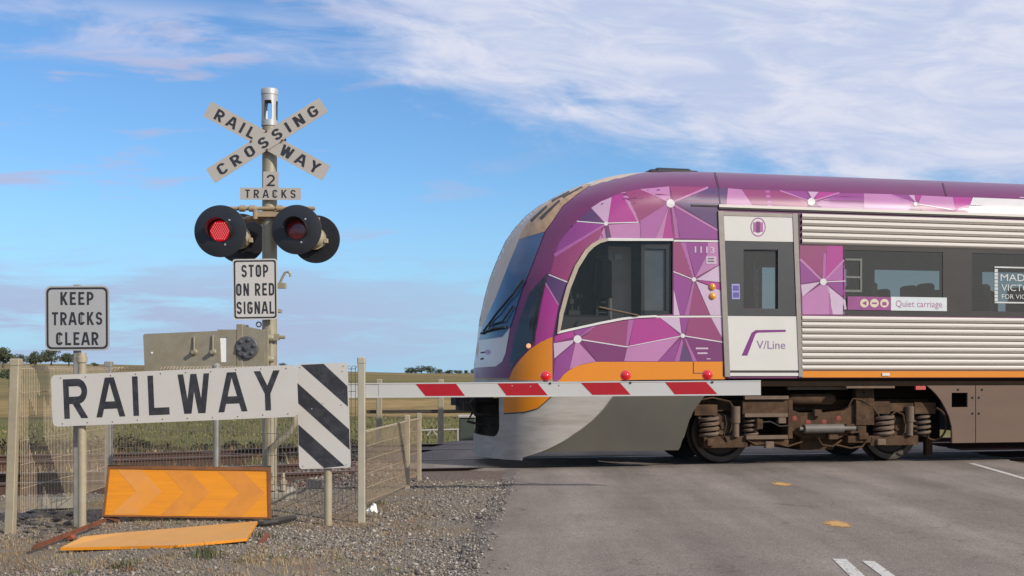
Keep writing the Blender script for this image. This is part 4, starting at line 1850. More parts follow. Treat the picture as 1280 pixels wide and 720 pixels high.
# cab window frame
outer = [(x + dx, y + dy) for (x, y), (dx, dy) in zip(CABW, [(-4, 4), (-5, -1), (-5, -2), (-4.5, -3), (-4, -3.5), (-3, -4), (-2, -4), (0, -3.6), (0, -3), (0, 0), (0, 2.5), (0, 2.5), (0, 3), (-.5, 3), (-1, 3)])]
mb = MB()
n = len(CABW)
for k in range(n):
    j = (k + 1) % n
    if k in (8, 9):
        continue
    q = [px_sz(*CABW[k]), px_sz(*CABW[j]), px_sz(*outer[j]), px_sz(*outer[k])]
    mi = 1 if k <= 6 else 0
    mb.add([(s, -.006, z) for s, z in q] + [(s, -.022, z) for s, z in q], [(0, 1, 2, 3), (7, 6, 5, 4), (0, 4, 5, 1), (1, 5, 6, 2), (2, 6, 7, 3), (3, 7, 4, 0)], mi)
mb.build('cab_window_frame', [M_tw, mat('frame_tan', (.34, .28, .21), .45, .2, .15, 6)], train, local=True)
mb = MB()
mb.add([(s, .03, z) for s, z in cabw], [tuple(range(n))])
cabpane = mb.build('cab_window', M_cabglass, train, local=True)
# sliding window frame inside the cab opening
mb = MB()


def flat(mb_, x0, y0, x1, y1, v0, v1, mi=0):
    s0, z1 = px_sz(x0, y0, 0)
    s1, z0 = px_sz(x1, y1, 0)
    mb_.bbox(s0, s1, v0, v1, z0, z1, mi)


for q in ((804, 303, 841, 311), (804, 388, 840, 394), (803, 303, 807, 394), (834, 311, 841, 388)):
    flat(mb, *q, .045, .075)
mb.build('sliding_frame', M_sblack, cabpane, local=True)
mb = MB()
flat(mb, 807, 311, 834, 388, .085, .095)
mb.build('sliding_pane', mat('sliding_pane', (.10, .11, .12), .15, 0, .25, 2, coat=.5), cabpane, local=True)
# things seen in the cab
M_cabgrey = mat('cab_wall_grey', (.42, .41, .41), .8, 0, .12, 3)
M_cabtan = mat('cab_panel_tan', (.52, .46, .39), .75, 0, .15, 4)
mb = MB()
flat(mb, 774, 303, 803, 397, .5, .54, 1)
flat(mb, 700, 303, 762, 397, 1.60, 1.70, 0)
mb.build('cab_partition', [M_cabgrey, M_cabtan], train, local=True)
mb = MB()
for k in range(13):
    y = 308 + k * 6.6
    flat(mb, 760, y, 772, y + 2.2, .50, .54)
flat(mb, 758, 303, 761, 396, .50, .54)
flat(mb, 771, 303, 774, 396, .50, .54)
mb.build('cab_louvre', M_sblack, train, local=True)
mb = MB()
s_, z_ = px_sz(750, 347, .45)
mb.cbox(s_ - .10, s_ + .10, .16, .60, z_ - .30, z_ + .26, .05)
mb.tube([(s_ - .13, .20, z_ + .2), (s_ - .16, .20, z_ - .22), (s_ - .09, .20, z_ - .30), (s_ + .1, .22, z_ - .28)], .022, 8)
mb.build('driver_seat', mat('seat_black', (.006, .006, .007), .9, spec=.05), train, local=True)
mb = MB()
s_, z_ = px_sz(714, 392, .4)
mb.cbox(s_ - .35, s_ + .55, .28, 1.5, z_ - .3, z_ - .02, .03)
mb.cbox(s_ - .06, s_ + .12, .34, .5, z_ - .02, z_ + .05, .01)
mb.tube([(s_ + .02, .42, z_ + .05), (s_ + .0, .42, z_ + .24), (s_ - .02, .42, z_ + .40)], .012, 6)
mb.tube([(s_ + .10, .42, z_ + .05), (s_ + .13, .42, z_ + .22)], .018, 6)
mb.box((s_ + .12, .42, z_ + .25), (.08, .06, .06))
mb.box((s_ + .01, .42, z_ + .17), (.06, .05, .07))
mb.build('driver_desk', M_sblack, train, local=True)
mb = MB()
flat(mb, 781, 314, 791, 321, .47, .5)
mb.build('cab_notice', M_tw, train, local=True)
mb = MB()
a, b = px_sz(750, 384, -.06), px_sz(797, 394, -.06)
mb.tube([(a[0], -.06, a[1]), (b[0], -.05, b[1]), (b[0] + .03, .0, b[1] - .01)], .012, 8)
mb.tube([(a[0], -.06, a[1]), (a[0] - .01, .02, a[1])], .012, 6)
mb.build('grab_rail', M_dustlt, train, local=True)

# door
mb = MB()
mb.bbox(px_sz(903, 300)[0], px_sz(929, 300)[0], -.004, .02, px_sz(905, 470.5)[1], px_sz(905, 268)[1])
mb.bbox(px_sz(929, 300)[0], px_sz(972, 300)[0], -.004, .02, px_sz(940, 470.5)[1], px_sz(940, 387)[1])
mb.bbox(px_sz(929, 300)[0], px_sz(972, 300)[0], -.004, .02, px_sz(940, 311)[1], px_sz(940, 268)[1])
mb.bbox(px_sz(972, 300)[0], px_sz(1000, 300)[0], -.004, .02, px_sz(985, 470.5)[1], px_sz(985, 268)[1])
mb.build('door_seal', M_jointshade, train, local=True)
D = {k: px_sz(*v) for k, v in dict(tl=(901, 264), bl=(910, 470.5), tr=(991, 267), br=(1000, 470.5)).items()}
fl, flu = Vector((D['bl'][0], 0, D['bl'][1])), None
door = MB()


def dq(mb_, pts, v0, v1, mi=0):
    q = [px_sz(*p) for p in pts]
    n_ = len(q)
    mb_.add([(s, v0, z) for s, z in q] + [(s, v1, z) for s, z in q], [tuple(range(n_)), tuple(reversed(range(n_, 2 * n_)))] + [(k, (k + 1) % n_, n_ + (k + 1) % n_, n_ + k) for k in range(n_)], mi)


def ex(y):
    return (y - 264) / 206.5 * 8.0


dq(door, [(904 + ex(270), 270), (990 + ex(270), 272), (990 + ex(302), 302.5), (904 + ex(302), 301)], .0, -.016)
door_o = door.build('door', M_doorw, train, local=True)
door = MB()
dq(door, [(904 + ex(395), 395), (990 + ex(395), 395.5), (990 + ex(463), 463), (904 + ex(463), 463)], .0, -.016)
dq(door, [(904 + ex(466), 466), (990 + ex(466), 466), (990 + ex(470), 470), (904 + ex(470), 470)], .0, -.016)
door.build('lower_panel', M_doorw, door_o, local=True)
mb = MB()
for q in ([(904 + ex(302), 301.5), (929, 302), (929, 394.5), (904 + ex(394), 394.5)], [(972, 302), (990 + ex(302), 303), (990 + ex(394), 395), (972, 394.7)],
          [(929, 302), (972, 302.3), (972, 312), (929, 312)], [(929, 386), (972, 386), (972, 394.7), (929, 394.5)]):
    dq(mb, q, .0, -.012)
mb.build('door_panel', M_doordark, door_o, local=True)
mb = MB()
s0, z1 = px_sz(929, 312)
s1, z0 = px_sz(972, 386)
mb.add([(s0, .02, z0), (s1, .02, z0), (s1, .02, z1), (s0, .02, z1)], [(0, 1, 2, 3)])
mb.build('door_window', M_tglass, door_o, local=True)
mb = MB()
dq(mb, [(897, 264), (903.5, 264), (912, 471), (905.5, 471)], .005, -.026)
dq(mb, [(990, 267), (996, 267), (1003, 471), (998, 471)], .005, -.026)
dq(mb, [(903, 264.5), (991, 267.5), (991, 272), (903, 269.5)], .005, -.022)
mb.build('door_frame', M_frame, door_o, local=True)
mb = MB()
cx_, cy_ = 947, 284
ring = []
for k in range(28):
    a0, a1 = 2 * pi * k / 28, 2 * pi * (k + 1) / 28
    dq(mb, [(cx_ + 9.5 * cos(a0), cy_ + 12 * sin(a0)), (cx_ + 9.5 * cos(a1), cy_ + 12 * sin(a1)), (cx_ + 8.3 * cos(a1), cy_ + 10.6 * sin(a1)), (cx_ + 8.3 * cos(a0), cy_ + 10.6 * sin(a0))], -.017, -.018, 0)
dq(mb, [(cx_ - 6, cy_ - 6), (cx_ - 2.4, cy_ - 6), (cx_ - 2.4, cy_ + 6), (cx_ - 6, cy_ + 6)], -.017, -.0185, 0)
dq(mb, [(cx_ - 2.2, cy_ - 7), (cx_ + 2.0, cy_ - 7), (cx_ + 2.0, cy_ + 7), (cx_ - 2.2, cy_ + 7)], -.017, -.0187, 1)
dq(mb, [(cx_ + 2.2, cy_ - 6), (cx_ + 6, cy_ - 6), (cx_ + 6, cy_ + 6), (cx_ + 2.2, cy_ + 6)], -.017, -.0185, 0)
mb.build('door_emblem', [PM['ML'], PM['DP']], door_o, local=True)
M_logo = mat('logo_purple', lin(120, 30, 120, .8), .45, 0, .03)
M_logot = mat('logo_text_violet', lin(132, 104, 140, .9), .5, 0, .03)
mb = MB()
dq(mb, [(926.5, 444.5), (933.5, 444.5), (943.5, 418), (946.5, 415.8), (981.5, 414.8), (981.5, 412.2), (944, 412.6), (939, 416)], -.017, -.019, 0)


def train_text(mb_, txt, px, py, hpx, wpx=None, bold=0.0, v=-.019, mi=0, dark=True):
    """flat print on the train side: px, py = left foot of the word, hpx = capital height in the picture"""
    s, z = px_sz(px, py)
    H = hpx * (P0.y + ST_ * s) / F
    vs_, fs_ = text_mesh(txt, H / .72, bold * H)
    xs_ = [q[0] for q in vs_]
    k = 1.0
    if wpx:
        s2, _ = px_sz(px + wpx, py)
        k = (s2 - s) / (max(xs_) - min(xs_))
    x0 = min(xs_)
    mb_.add([(s + (q[0] - x0) * k, v, z + q[1]) for q in vs_], fs_, mi)


train_text(mb, 'V/Line', 945, 436, 10.5, 36, .01, -.0175, 1)
mb.build('operator_logo', [M_logo, M_logot], door_o, local=True)
mb = MB()
dq(mb, [(914, 355), (924, 355), (924.5, 374), (914.5, 374)], -.013, -.014, 0)
dq(mb, [(915.5, 357), (923, 357), (923, 363.5), (915.5, 363.5)], -.0142, -.015, 1)
dq(mb, [(915.8, 365.5), (923.3, 365.5), (923.3, 372), (915.8, 372)], -.0142, -.015, 1)
mb.build('door_sticker', [mat('sticker_blue', lin(150, 150, 205, .8), .5), mat('sticker_violet', lin(92, 80, 150, .8), .5)], door_o, local=True)
# cab side number, plates, lamps
mb = MB()
train_text(mb, '1113', 868, 315.5, 7.6, 25, .03, -.008, 0)
dq(mb, [(882, 320.5), (895, 320.5), (895.5, 330), (882.5, 330)], -.006, -.0075, 0)
dq(mb, [(884.5, 322.5), (892.5, 322.5), (892.5, 324.2), (884.5, 324.2)], -.0077, -.0083, 1)
dq(mb, [(884.5, 325.7), (892.5, 325.7), (892.5, 327.6), (884.5, 327.6)], -.0077, -.0083, 1)
dq(mb, [(869.5, 434.5), (885, 434.5), (885, 436.6), (869.5, 436.6)], -.006, -.0075, 0)
dq(mb, [(871.5, 440.5), (884, 440.5), (884, 442.6), (871.5, 442.6)], -.006, -.0075, 0)
dq(mb, [(883, 448), (888, 448), (888, 449.2), (883, 449.2)], -.006, -.0075, 0)
mb.build('side_number', [PM['WL'], mat('plate_print', (.12, .10, .06), .6)], train, local=True)
for x, y in ((890, 358.5), (890.5, 370)):
    mb = MB()
    s_, z_ = px_sz(x, y)
    mb.lathe((s_, -.003, z_), (0, -1, 0), [(0, .05), (.02, .048), (.035, .03), (.04, 0)], 14)
    mb.build('indicator_lamp', mat('amber_lamp', (.62, .26, .03), .25, 0, .2, 8, coat=.5), train, local=True, smooth=True)
# hatch lines on the orange
mb = MB()
for q in ([(866, 452.5), (867.2, 452.5), (867.2, 467), (866, 467)], [(866, 466), (886, 466), (886, 467), (866, 467)]):
    dq(mb, q, -.0055, -.0065)
mb.build('hatch_joint', M_jointshade, train, local=True)
for pl_ in ([(892, 216), (894.5, 216), (900, 236), (897.5, 236)], [(1177, 229), (1179, 229), (1184, 245), (1182, 245)], [(897.5, 236), (899, 236), (901, 257), (899.5, 257)]):
    mb = MB()
    patch(mb, pl_, .006, 0, 4)
    mb.build('panel_joint', mat('joint_plum', (.06, .02, .05), .6), train, local=True)
# window band
mb = MB()
zb0, zb1 = px_sz(1000, 393.5)[1], px_sz(1000, 306)[1]
sb0 = px_sz(1055, 350)[0] - .02
x = sb0
for a, b in WIN:
    mb.bbox(x, a, -.003, .01, zb0, zb1)
    mb.bbox(a, b, -.003, .01, zb0, WZ0)
    mb.bbox(a, b, -.003, .01, WZ1, zb1)
    x = b
mb.bbox(x, S_END - .2, -.003, .01, zb0, zb1)
mb.build('window_band', mat('window_band_black', (.050, .044, .040), .4, 0, .1, 3, spec=.25), train, local=True)
mb = None
for a, b in WIN:
    for v in (.005, TW - .005):
        m_ = MB()
        m_.add([(a, v, WZ0), (b, v, WZ0), (b, v, WZ1), (a, v, WZ1)], [(0, 1, 2, 3)])
        m_.build('window', M_tglass, train, local=True)
# opening vent frame in first window
mb = MB()
for q in ((1056.5, 323, 1077, 326), (1056.5, 345, 1077, 348), (1056.5, 362, 1077, 365.5), (1075, 323, 1077.5, 365)):
    flat(mb, *q, -.004, .0)
mb.build('window_sticker', mat('vent_grey', (.11, .11, .10), .5), train, local=True)
mb = MB()
flat(mb, 1059, 370.5, 1113, 388, -.012, -.006, 0)
flat(mb, 1113.2, 371, 1183, 389, -.012, -.006, 1)
for x in (1080, 1092.5, 1105):
    q = disc_px((x, 379), 5.4, 18)
    dq(mb, q, -.0122, -.013, 2)
    if x < 1085:
        dq(mb, [(x - 3, 379), (x + 2.5, 376), (x + 2.5, 382)], -.0132, -.0138, 0)
    elif x < 1100:
        dq(mb, [(x - 3, 378), (x + 3, 378), (x + 3, 380.2), (x - 3, 380.2)], -.0132, -.0138, 0)
    else:
        dq(mb, [(x - 2.6, 377.5), (x + 2.6, 377.5), (x + 2.6, 382), (x - 2.6, 382)], -.0132, -.0138, 0)
train_text(mb, 'Quiet carriage', 1119, 383.5, 8.4, 58, .004, -.0125, 3)
mb.build('carriage_sign', [mat('sign_plum', lin(150, 72, 132, .75), .4), mat('sign_silver', (.52, .55, .55), .35), mat('icon_cream', (.52, .45, .33), .5), mat('text_mauve', lin(158, 100, 140, .8), .5)], train, local=True)
# slogan decal
mb = MB()
s0, z1 = px_sz(1243, 333)
s1, z0 = px_sz(1248.5, 379)
sw = 1.02


def fbox(a0, a1, b0, b1, mi=0, v=-.004):
    mb.bbox(a0, a1, v - .001, v, b0, b1, mi)


Hh = z1 - z0
fbox(s0, s0 + sw, z1 - .022, z1)
fbox(s0, s0 + sw, z0, z0 + .022)
for k in range(9):
    fbox(s0, s0 + .055, z0 + .03 + k * (Hh - .06) / 9, z0 + .03 + (k + .82) * (Hh - .06) / 9)
fbox(s0 + sw - .05, s0 + sw, z0 + .022, z1 - .022)
train_text(mb, 'MADE IN', 1250.5, 351, 9.0, 56, 0.0, -.005, 0)
train_text(mb, 'VICTORIA', 1251.5, 363.5, 8.5, 54, 0.0, -.005, 0)
train_text(mb, 'FOR VICTORIA', 1252, 373.5, 6.0, 54, 0.0, -.005, 0)
mb.build('slogan_decal', mat('decal_pale', (.46, .46, .44), .5), train, local=True)
# stripe marker lamp
mb = MB()
s_, z_ = px_sz(1106, 468)
mb.bbox(s_ - .06, s_ + .06, -.035, -.02, z_ - .02, z_ + .02)
mb.build('marker_lamp', M_tw, train, local=True)
mb = MB()
s_, z_ = px_sz(1152, 485)
mb.bbox(s_ - .08, s_ + .08, .02, .06, z_ - .025, z_ + .03)
mb.build('tail_marker', mat('marker_red', (.40, .06, .05), .4), train, local=True)
# saloon interior: seats seen through the glass
M_seat = mat('seat_fabric', (.05, .04, .055), .9, 0, .2, 6)
st = None
for k in range(17):
    for v in (.28, 1.55):
        if st is None:
            m_ = MB()
            m_.cbox(-.08, .06, 0, .95, 1.55, 2.50, .04)
            m_.cbox(-.06, .40, 0, .95, 1.50, 1.78, .04)
            m_.cbox(-.10, .05, .08, .40, 2.50, 2.68, .03)
            m_.cbox(-.10, .05, .55, .87, 2.50, 2.68, .03)
            st = m_.build('seat', M_seat, train, local=True)
            o = st
        else:
            o = st.copy()
            COL.objects.link(o)
        o.location = (3.0 + k * .95, v + .05, 0)
mb = MB()
for q in (2.62, 2.80, 2.95):
    mb.bbox(1.7, 2.26, TW - .12, TW - .08, q, q + .04)
mb.bbox(1.05, 1.09, .4, 1.1, 1.4, 3.4)
mb.build('vestibule_rail', M_inner, train, local=True)

# ------------------------------------------------------------------ crossing signal
YM = 13.2
sig = empty('crossing_signal', px_at(337, YM, -.03), 0, 'tall railway crossing signal mast with crossbuck and one lit red lamp', 'crossing signal')


def pxl(px, py, dy=0.0):
    return wp(px, py, YM + dy) if dy == 0 else Vector((wp(px, py, YM).x, YM + dy, wp(px, py, YM).z))


def pf(px, py, off):
    """point that appears at px,py, off metres in front of the mast axis"""
    return wp(px, py, YM - off)


K = YM / F
mb = MB()
xm = px_at(337, YM, 0).x
zt = wp(337, 155, YM).z
mb.cyl((xm, YM, -.05), (xm, YM, zt), 9.2 * K, 28)
mb.build('mast', M_mast, sig, smooth=True)
# cast cap with slots
mb = MB()
zc0, zc1, zc2, zc3, zc4 = (wp(337, y, YM).z for y in (158, 151, 133, 127, 111.5))
R = 10.2 * K
mb.lathe((xm, YM, 0), (0, 0, 1), [(zc0, R), (zc1, R), (zc1, R * .86), (zc0, R * .86)], 32)
mb.lathe((xm, YM, 0), (0, 0, 1), [(zc3, R * .86), (zc3, R), (zc4 - .07, R), (zc4 - .065, R * 1.05), (zc4 - .01, R * 1.05), (zc4, R * .97), (zc4, 0)], 32)
for k in range(4):
    a0 = radians(90 * k + 31)
    n_ = 5
    for i in range(n_):
        b0, b1 = a0 + radians(26) * i / n_, a0 + radians(26) * (i + 1) / n_
        # pillars flare towards both ends
        pts_ = []
        for zz, fl_ in ((zc1, 1.0), (zc1 + (zc3 - zc1) * .2, .45), (zc1 + (zc3 - zc1) * .8, .45), (zc3, 1.0)):
            mid = a0 + radians(13)
            e = lambda b: mid + (b - mid) * (1 + fl_ * .6)
            pts_.append([(xm + R * cos(e(b)), YM + R * sin(e(b)), zz) for b in (b0, b1)])
        for u0, u1 in zip(pts_[:-1], pts_[1:]):
            mb.add([u0[0], u0[1], u1[1], u1[0]], [(0, 1, 2, 3)])
            mb.add([tuple(Vector((xm, YM, q[2])) + (Vector(q) - Vector((xm, YM, q[2]))) * .88) for q in (u0[0], u0[1], u1[1], u1[0])], [(3, 2, 1, 0)])
mb.build('mast_cap', M_cap, sig, smooth=True)


def sign_frame(TL, TR, BL, Y0, Y1=None):
    Y1 = Y1 or Y0
    a, b, c_ = wp(*TL, Y0), wp(*TR, Y1), wp(*BL, Y0)
    fr = Frame(c_, b - a, a - c_)
    return fr, (b - a).length, (a - c_).length


# crossbuck arms
def buck(p0, p1, wpx, off):
    a, b = pf(*p0, off), pf(*p1, off)
    d = (b - a).normalized()
    fr = Frame(a, d, Vector((0, 0, 1)))
    L, H = (b - a).length, wpx * K
    m_ = MB()
    m_.prism(rrect(L, H, .01, 2, 0, -H / 2), fr, -.004, .0)
    ob = m_.build('crossbuck_board', [M_signg], sig)
    return ob, fr, L, H


ob, fr, L, H = buck((259, 136), (408, 216.5), 21, .13)
mb = MB()
lettering(mb, fr, 'RAIL', H * .66, L * .236, -H * .33, .58, .18, .36, width=L * .325)
lettering(mb, fr, 'WAY', H * .66, L * .782, -H * .33, .60, .18, .34, width=L * .315)
mb.build('lettering', M_letter, ob, sig)
ob, fr, L, H = buck((263, 220.2), (404.5, 131), 20.5, .142)
mb = MB()
lettering(mb, fr, 'CROSSING', H * .66, L * .505, -H * .33, .58, .18, .42, width=L * .87)
mb.build('lettering', M_letter, ob, sig)
mb = MB()
for x, y in ((333, 164), (334, 187), (314, 176.5), (353, 175.5)):
    p = pf(x, y, .146)
    mb.lathe(p, (0, -1, 0), [(0, .012), (.006, .012), (.009, .008), (.009, 0)], 8)
tag(mb.build('board_bolts', M_rust, sig), kind='stuff')
mb = MB()
p = pf(337, 175, 0)
mb.bbox(p.x - .2, p.x + .2, YM - .125, YM - .085, p.z - .03, p.z + .03)
mb.build('board_bracket', M_black, sig)
# track count plate
fr, W_, H_ = sign_frame((300, 234.5), (376, 235), (300, 249.5), YM - .12)
mb = MB()
mb.prism(rrect(W_, H_, .006, 2), fr, -.004, 0)
h2 = 20 * K
mb.prism(rrect(19 * K, h2, .006, 2, W_ / 2 - 9.5 * K + .4 * K, H_ + .001), fr, -.004, 0)
ob = mb.build('track_count_plate', M_signg, sig)
mb = MB()
lettering(mb, fr, 'TRACKS', H_ * .68, W_ / 2, H_ * .16, .55, .15, .42, width=W_ * .83)
lettering(mb, fr, '2', h2 * .72, W_ / 2 + .3 * K, H_ + h2 * .1, .72, .15, .1)
mb.build('lettering', M_letter, ob, sig)
# lamp cross arms
for dyy, yy in ((-.12, 262.5), (.20, 264)):
    mb = MB()
    z = wp(337, yy if dyy < 0 else 271, YM).z
    mb.cyl(Vector((px_at(280, YM, 0).x, YM + dyy, z)), Vector((px_at(396, YM, 0).x, YM + dyy, z)), .022, 10)
    for px in (306, 318, 352):
        xx = px_at(px, YM, 0).x
        mb.cyl(Vector((xx - .03, YM + dyy, z)), Vector((xx + .03, YM + dyy, z)), .036, 10)
    if dyy < 0:
        mb.cbox(xm - .16, xm + .16, YM + dyy - .01, YM + .1, z - .09, z - .03, .01)
        mb.tube([(xm - .13, YM + dyy, z), (xm - .13, YM + dyy, z - .09), (xm - .13, YM + .15, z - .12)], .03, 8)
        mb.cyl((xm - .2, YM - .05, z - .09), (xm + .15, YM - .05, z - .09), .02, 8)
    mb.build('lamp_arm', mat('arm_tan_brown', (.33, .24, .14), .55, .1, .2, 9), sig, smooth=True)


def lamp(cpx, cpy, Y, face, lit, rpx, hood=True, tilt=0.0):
    """round target with lens and hood; face -1 looks at the camera, +1 away"""
    c_ = wp(cpx, cpy, Y)
    ax = Vector((tilt, face, 0)).normalized()
    Rb = rpx * Y / F
    m_ = MB()
    m_.lathe(c_, ax, [(-.012, .0), (-.012, Rb * .98), (-.006, Rb), (.004, Rb), (.006, Rb * .98), (.006, Rb * .42), (.0, Rb * .42), (.0, 0)], 48)
    if hood:
        # visor: open tube, its lower quarter cut away
        up = Vector((0, 0, 1))
        sd_ = ax.cross(up).normalized()
        rin, Lh = Rb * .47, .19
        n_ = 26
        vs_, fs_ = [], []
        for k in range(n_ + 1):
            a = radians(-38 + 256 * k / n_)
            dr = sd_ * cos(a) + up * sin(a)
            ln = Lh * (.35 + .65 * min(1, max(0, sin(a) + .55)))
            for r_, d_ in ((rin, 0), (rin, ln), (rin - .006, ln), (rin - .006, 0)):
                vs_.append(c_ + dr * r_ + ax * (.004 + d_))
        for k in range(n_):
            for q in range(3):
                fs_.append((k * 4 + q, k * 4 + q + 1, (k + 1) * 4 + q + 1, (k + 1) * 4 + q))
        m_.add(vs_, fs_)
    ob_ = m_.build('signal_lamp', M_black, sig, smooth=True)
    m_ = MB()
    rl = Rb * .40
    m_.lathe(c_ + ax * .008, ax, [(0, rl), (.006, rl * .95), (.012, rl * .6), (.014, 0)], 30)
    m_.build('lens', M_led if lit else M_ledoff, ob_, sig, smooth=True)
    if lit:
        m_ = MB()
        sd_ = ax.cross(Vector((0, 0, 1))).normalized()
        for i in range(-8, 9):
            for j in range(-8, 9):
                x_, y_ = (i + .5 * (j % 2)) * rl * .215, j * rl * .186
                if x_ * x_ + y_ * y_ < (rl * .90) ** 2:
                    p_ = c_ + sd_ * x_ + Vector((0, 0, y_)) + ax * .0225
                    m_.lathe(p_, ax, [(0, rl * .048), (.002, .0)], 6)
        m_.build('led_cluster', M_leddot, ob_, sig)
    m_ = MB()
    m_.lathe(c_ - ax * .012, -ax, [(0, Rb * .44), (.06, Rb * .44), (.06, Rb * .47), (.10, Rb * .47), (.10, Rb * .42), (.20, Rb * .34), (.24, Rb * .2), (.24, 0)], 24)
    xx = Vector((1, 0, 0))
    m_.cbox(c_.x + Rb * .40, c_.x + Rb * .56, c_.y - ax.y * .10 - .03, c_.y - ax.y * .10 + .03, c_.z - Rb * .2, c_.z - Rb * .02, .005)
    m_.build('lamp_housing', M_tan, ob_, sig, smooth=True)
    m_ = MB()
    for a in (50, 170, 290):
        p_ = c_ + Vector((cos(radians(a)), 0, sin(radians(a)))) * Rb * .55
        m_.lathe(p_ + ax * .006, ax, [(0, .011), (.008, .011), (.01, 0)], 8)
    tag(m_.build('lamp_screws', M_cap, ob_, sig), kind='stuff')
    return ob_


lamp(275.5, 289, YM - .20, -1, True, 32.6)
lamp(371, 287, YM - .20, -1, False, 31.0)
lamp(301, 298, YM + .62, 1, False, 31.0)
lamp(395, 299, YM + .52, 1, False, 30.0)
mb = MB()
for x in (301, 395):
    xx = wp(x, 290, YM + .4).x
    zz = wp(x, 298, YM + .55).z
    mb.cyl((xx, YM + .20, zz + .03), (xx, YM + .45, zz), .035, 8)
mb.build('lamp_arm', M_tan, sig)


def text_sign(name, TL, TR, BL, Y, lines, parent, border=True, m=M_signw, wr=.55, t=.17, rad=.045):
    fr_, W, Hh_ = sign_frame(TL, TR, BL, Y)
    m_ = MB()
    m_.prism(rrect(W, Hh_, rad, 5), fr_, -.005, 0)
    ob_ = m_.build(name, m, parent)
    m_ = MB()
    if border:
        ins, bw = .014, .017
        o_ = rrect(W - 2 * ins, Hh_ - 2 * ins, rad * .8, 5, ins, ins)
        i_ = rrect(W - 2 * (ins + bw), Hh_ - 2 * (ins + bw), rad * .62, 5, ins + bw, ins + bw)
        for k in range(len(o_)):
            j = (k + 1) % len(o_)
            m_.add([fr_.p(*o_[k], .0015), fr_.p(*o_[j], .0015), fr_.p(*i_[j], .0015), fr_.p(*i_[k], .0015)], [(0, 1, 2, 3)])
        m_.build('border', M_letter, ob_, parent)
        m_ = MB()
    for txt, yb, hh, ww in lines:
        lettering(m_, fr_, txt, hh * Hh_, W / 2, yb * Hh_, wr, t, .19, .0015, 0, ww * W)
    m_.build('lettering', M_letter, ob_, parent)
    return ob_, fr_, W, Hh_


text_sign('stop_sign', (291, 324), (347, 323.2), (291.5, 400), YM - .16, [('STOP', .70, .205, .60), ('ON RED', .395, .205, .85), ('SIGNAL', .095, .205, .84)], sig, rad=.035)
mb = MB()
for y in (388,):
    p = pf(337, y, .1)
    mb.cbox(p.x - .09, p.x + .10, YM - .15, YM + .1, p.z - .02, p.z + .02, .005)
# hook bracket
zk = wp(337, 356, YM).z
mb.cbox(xm + .07, xm + .18, YM - .04, YM + .04, zk - .04, zk + .02, .006)
mb.tube([pf(350, 354, .02), pf(353, 347, .02), pf(356, 341, .02), pf(360, 339.5, .02), pf(363, 343, .02), pf(362.5, 346, .02)], .014, 8)
mb.build('sign_bracket', M_mast, sig, smooth=True)
# concrete foot
mb = MB()
mb.cbox(xm - .12, xm + .26, YM - .30, YM + .2, -.2, .05, .03)
mb.build('concrete_footing', M_concrete, sig)
mb = MB()
for dx in (.09, .20):
    mb.tube([(xm + dx, YM - .28, .05), (xm + dx, YM - .28, .24)], [.035, .02], 8)
    mb.cyl((xm + dx, YM - .28, .12), (xm + dx, YM - .28, .16), .045, 6)
mb.build('anchor_bolt', M_tan, sig)
# curved conduit
mb = MB()
mb.tube([pf(368, 520, .15), pf(368, 530, .15), pf(363, 540, .15), pf(352, 550, .14), pf(342, 558, .12), pf(337, 568, .1), pf(337, 582, .1)], .034, 10)
mb.build('conduit', M_mast, sig, smooth=True)

# ------------------------------------------------------------------ boom gate
gate = empty('boom_gate', px_at(320, YM, -.03), 0, 'lowered red and white boom gate with weathered drive box on the mast', 'boom gate')
arm_a, arm_b = wp(345, 488.8, YM - .22), wp(951, 484.6, YM - .30)
fr = Frame(arm_a, arm_b - arm_a, Vector((0, 0, 1)))
LA = (arm_b - arm_a).length
HA = 17.0 * K
mb = MB()
j1 = (474 - 345) / 606 * LA
mb.prism([(0, -HA / 2), (j1, -HA / 2), (j1, HA / 2), (0, HA / 2)], fr, -.05, -.004)
mb.prism([(j1, -HA / 2 - .0), (LA, -HA / 2), (LA, HA / 2), (j1, HA / 2)], fr, -.05, .0)
mb.prism([(0, -HA / 2 - .006), (LA, -HA / 2 - .006), (LA, -HA / 2 + .008), (0, -HA / 2 + .008)], fr, -.052, .004)
mb.prism([(0, HA / 2 - .008), (LA, HA / 2 - .008), (LA, HA / 2 + .004), (0, HA / 2 + .004)], fr, -.052, .004)
arm = mb.build('gate_arm', M_armw, gate)


def ax_px(px):
    return (px - 345) / 606 * LA


for a0, a1, b1, b0 in ((520.5, 571, 582, 532.7), (622.7, 673, 685.5, 634), (727, 775.5, 789, 741.5), (832, 883, 897, 844)):
    m_ = MB()
    m_.prism([(ax_px(b0), -HA / 2 + .009), (ax_px(b1), -HA / 2 + .009), (ax_px(a1), HA / 2 - .009), (ax_px(a0), HA / 2 - .009)], fr, .0002, .0022)
    m_.build('red_stripe', M_armred, arm, gate)
for px in (683, 783, 885):
    a = ax_px(px)
    m_ = MB()
    c_ = fr.p(a, HA / 2 + .065, -.025)
    r_ = 6.6 * K
    prof = [(-r_ * cos(t), r_ * sin(t)) for t in np.linspace(0, pi, 13)]
    m_.lathe(c_, (0, -1, 0), prof, 24)
    l_ = m_.build('gate_lamp', M_lampred, arm, gate, smooth=True)
    m_ = MB()
    m_.cyl(fr.p(a, HA / 2, -.025), fr.p(a, HA / 2 + .02, -.025), .028, 10)
    m_.box(fr.p(a + .05, HA / 2 - .012, .006), (.02, .006, .02))
    m_.build('lamp_base', M_black, l_, gate)
m_ = MB()
for px in (641, 700, 664):
    p = fr.p(ax_px(px), HA / 2 - .03 - random.uniform(0, .02), .003)
    m_.lathe(p, fr.n, [(0, .008), (.004, .006), (.005, 0)], 6)
tag(m_.build('arm_rivets', M_cap, arm, gate), kind='stuff')
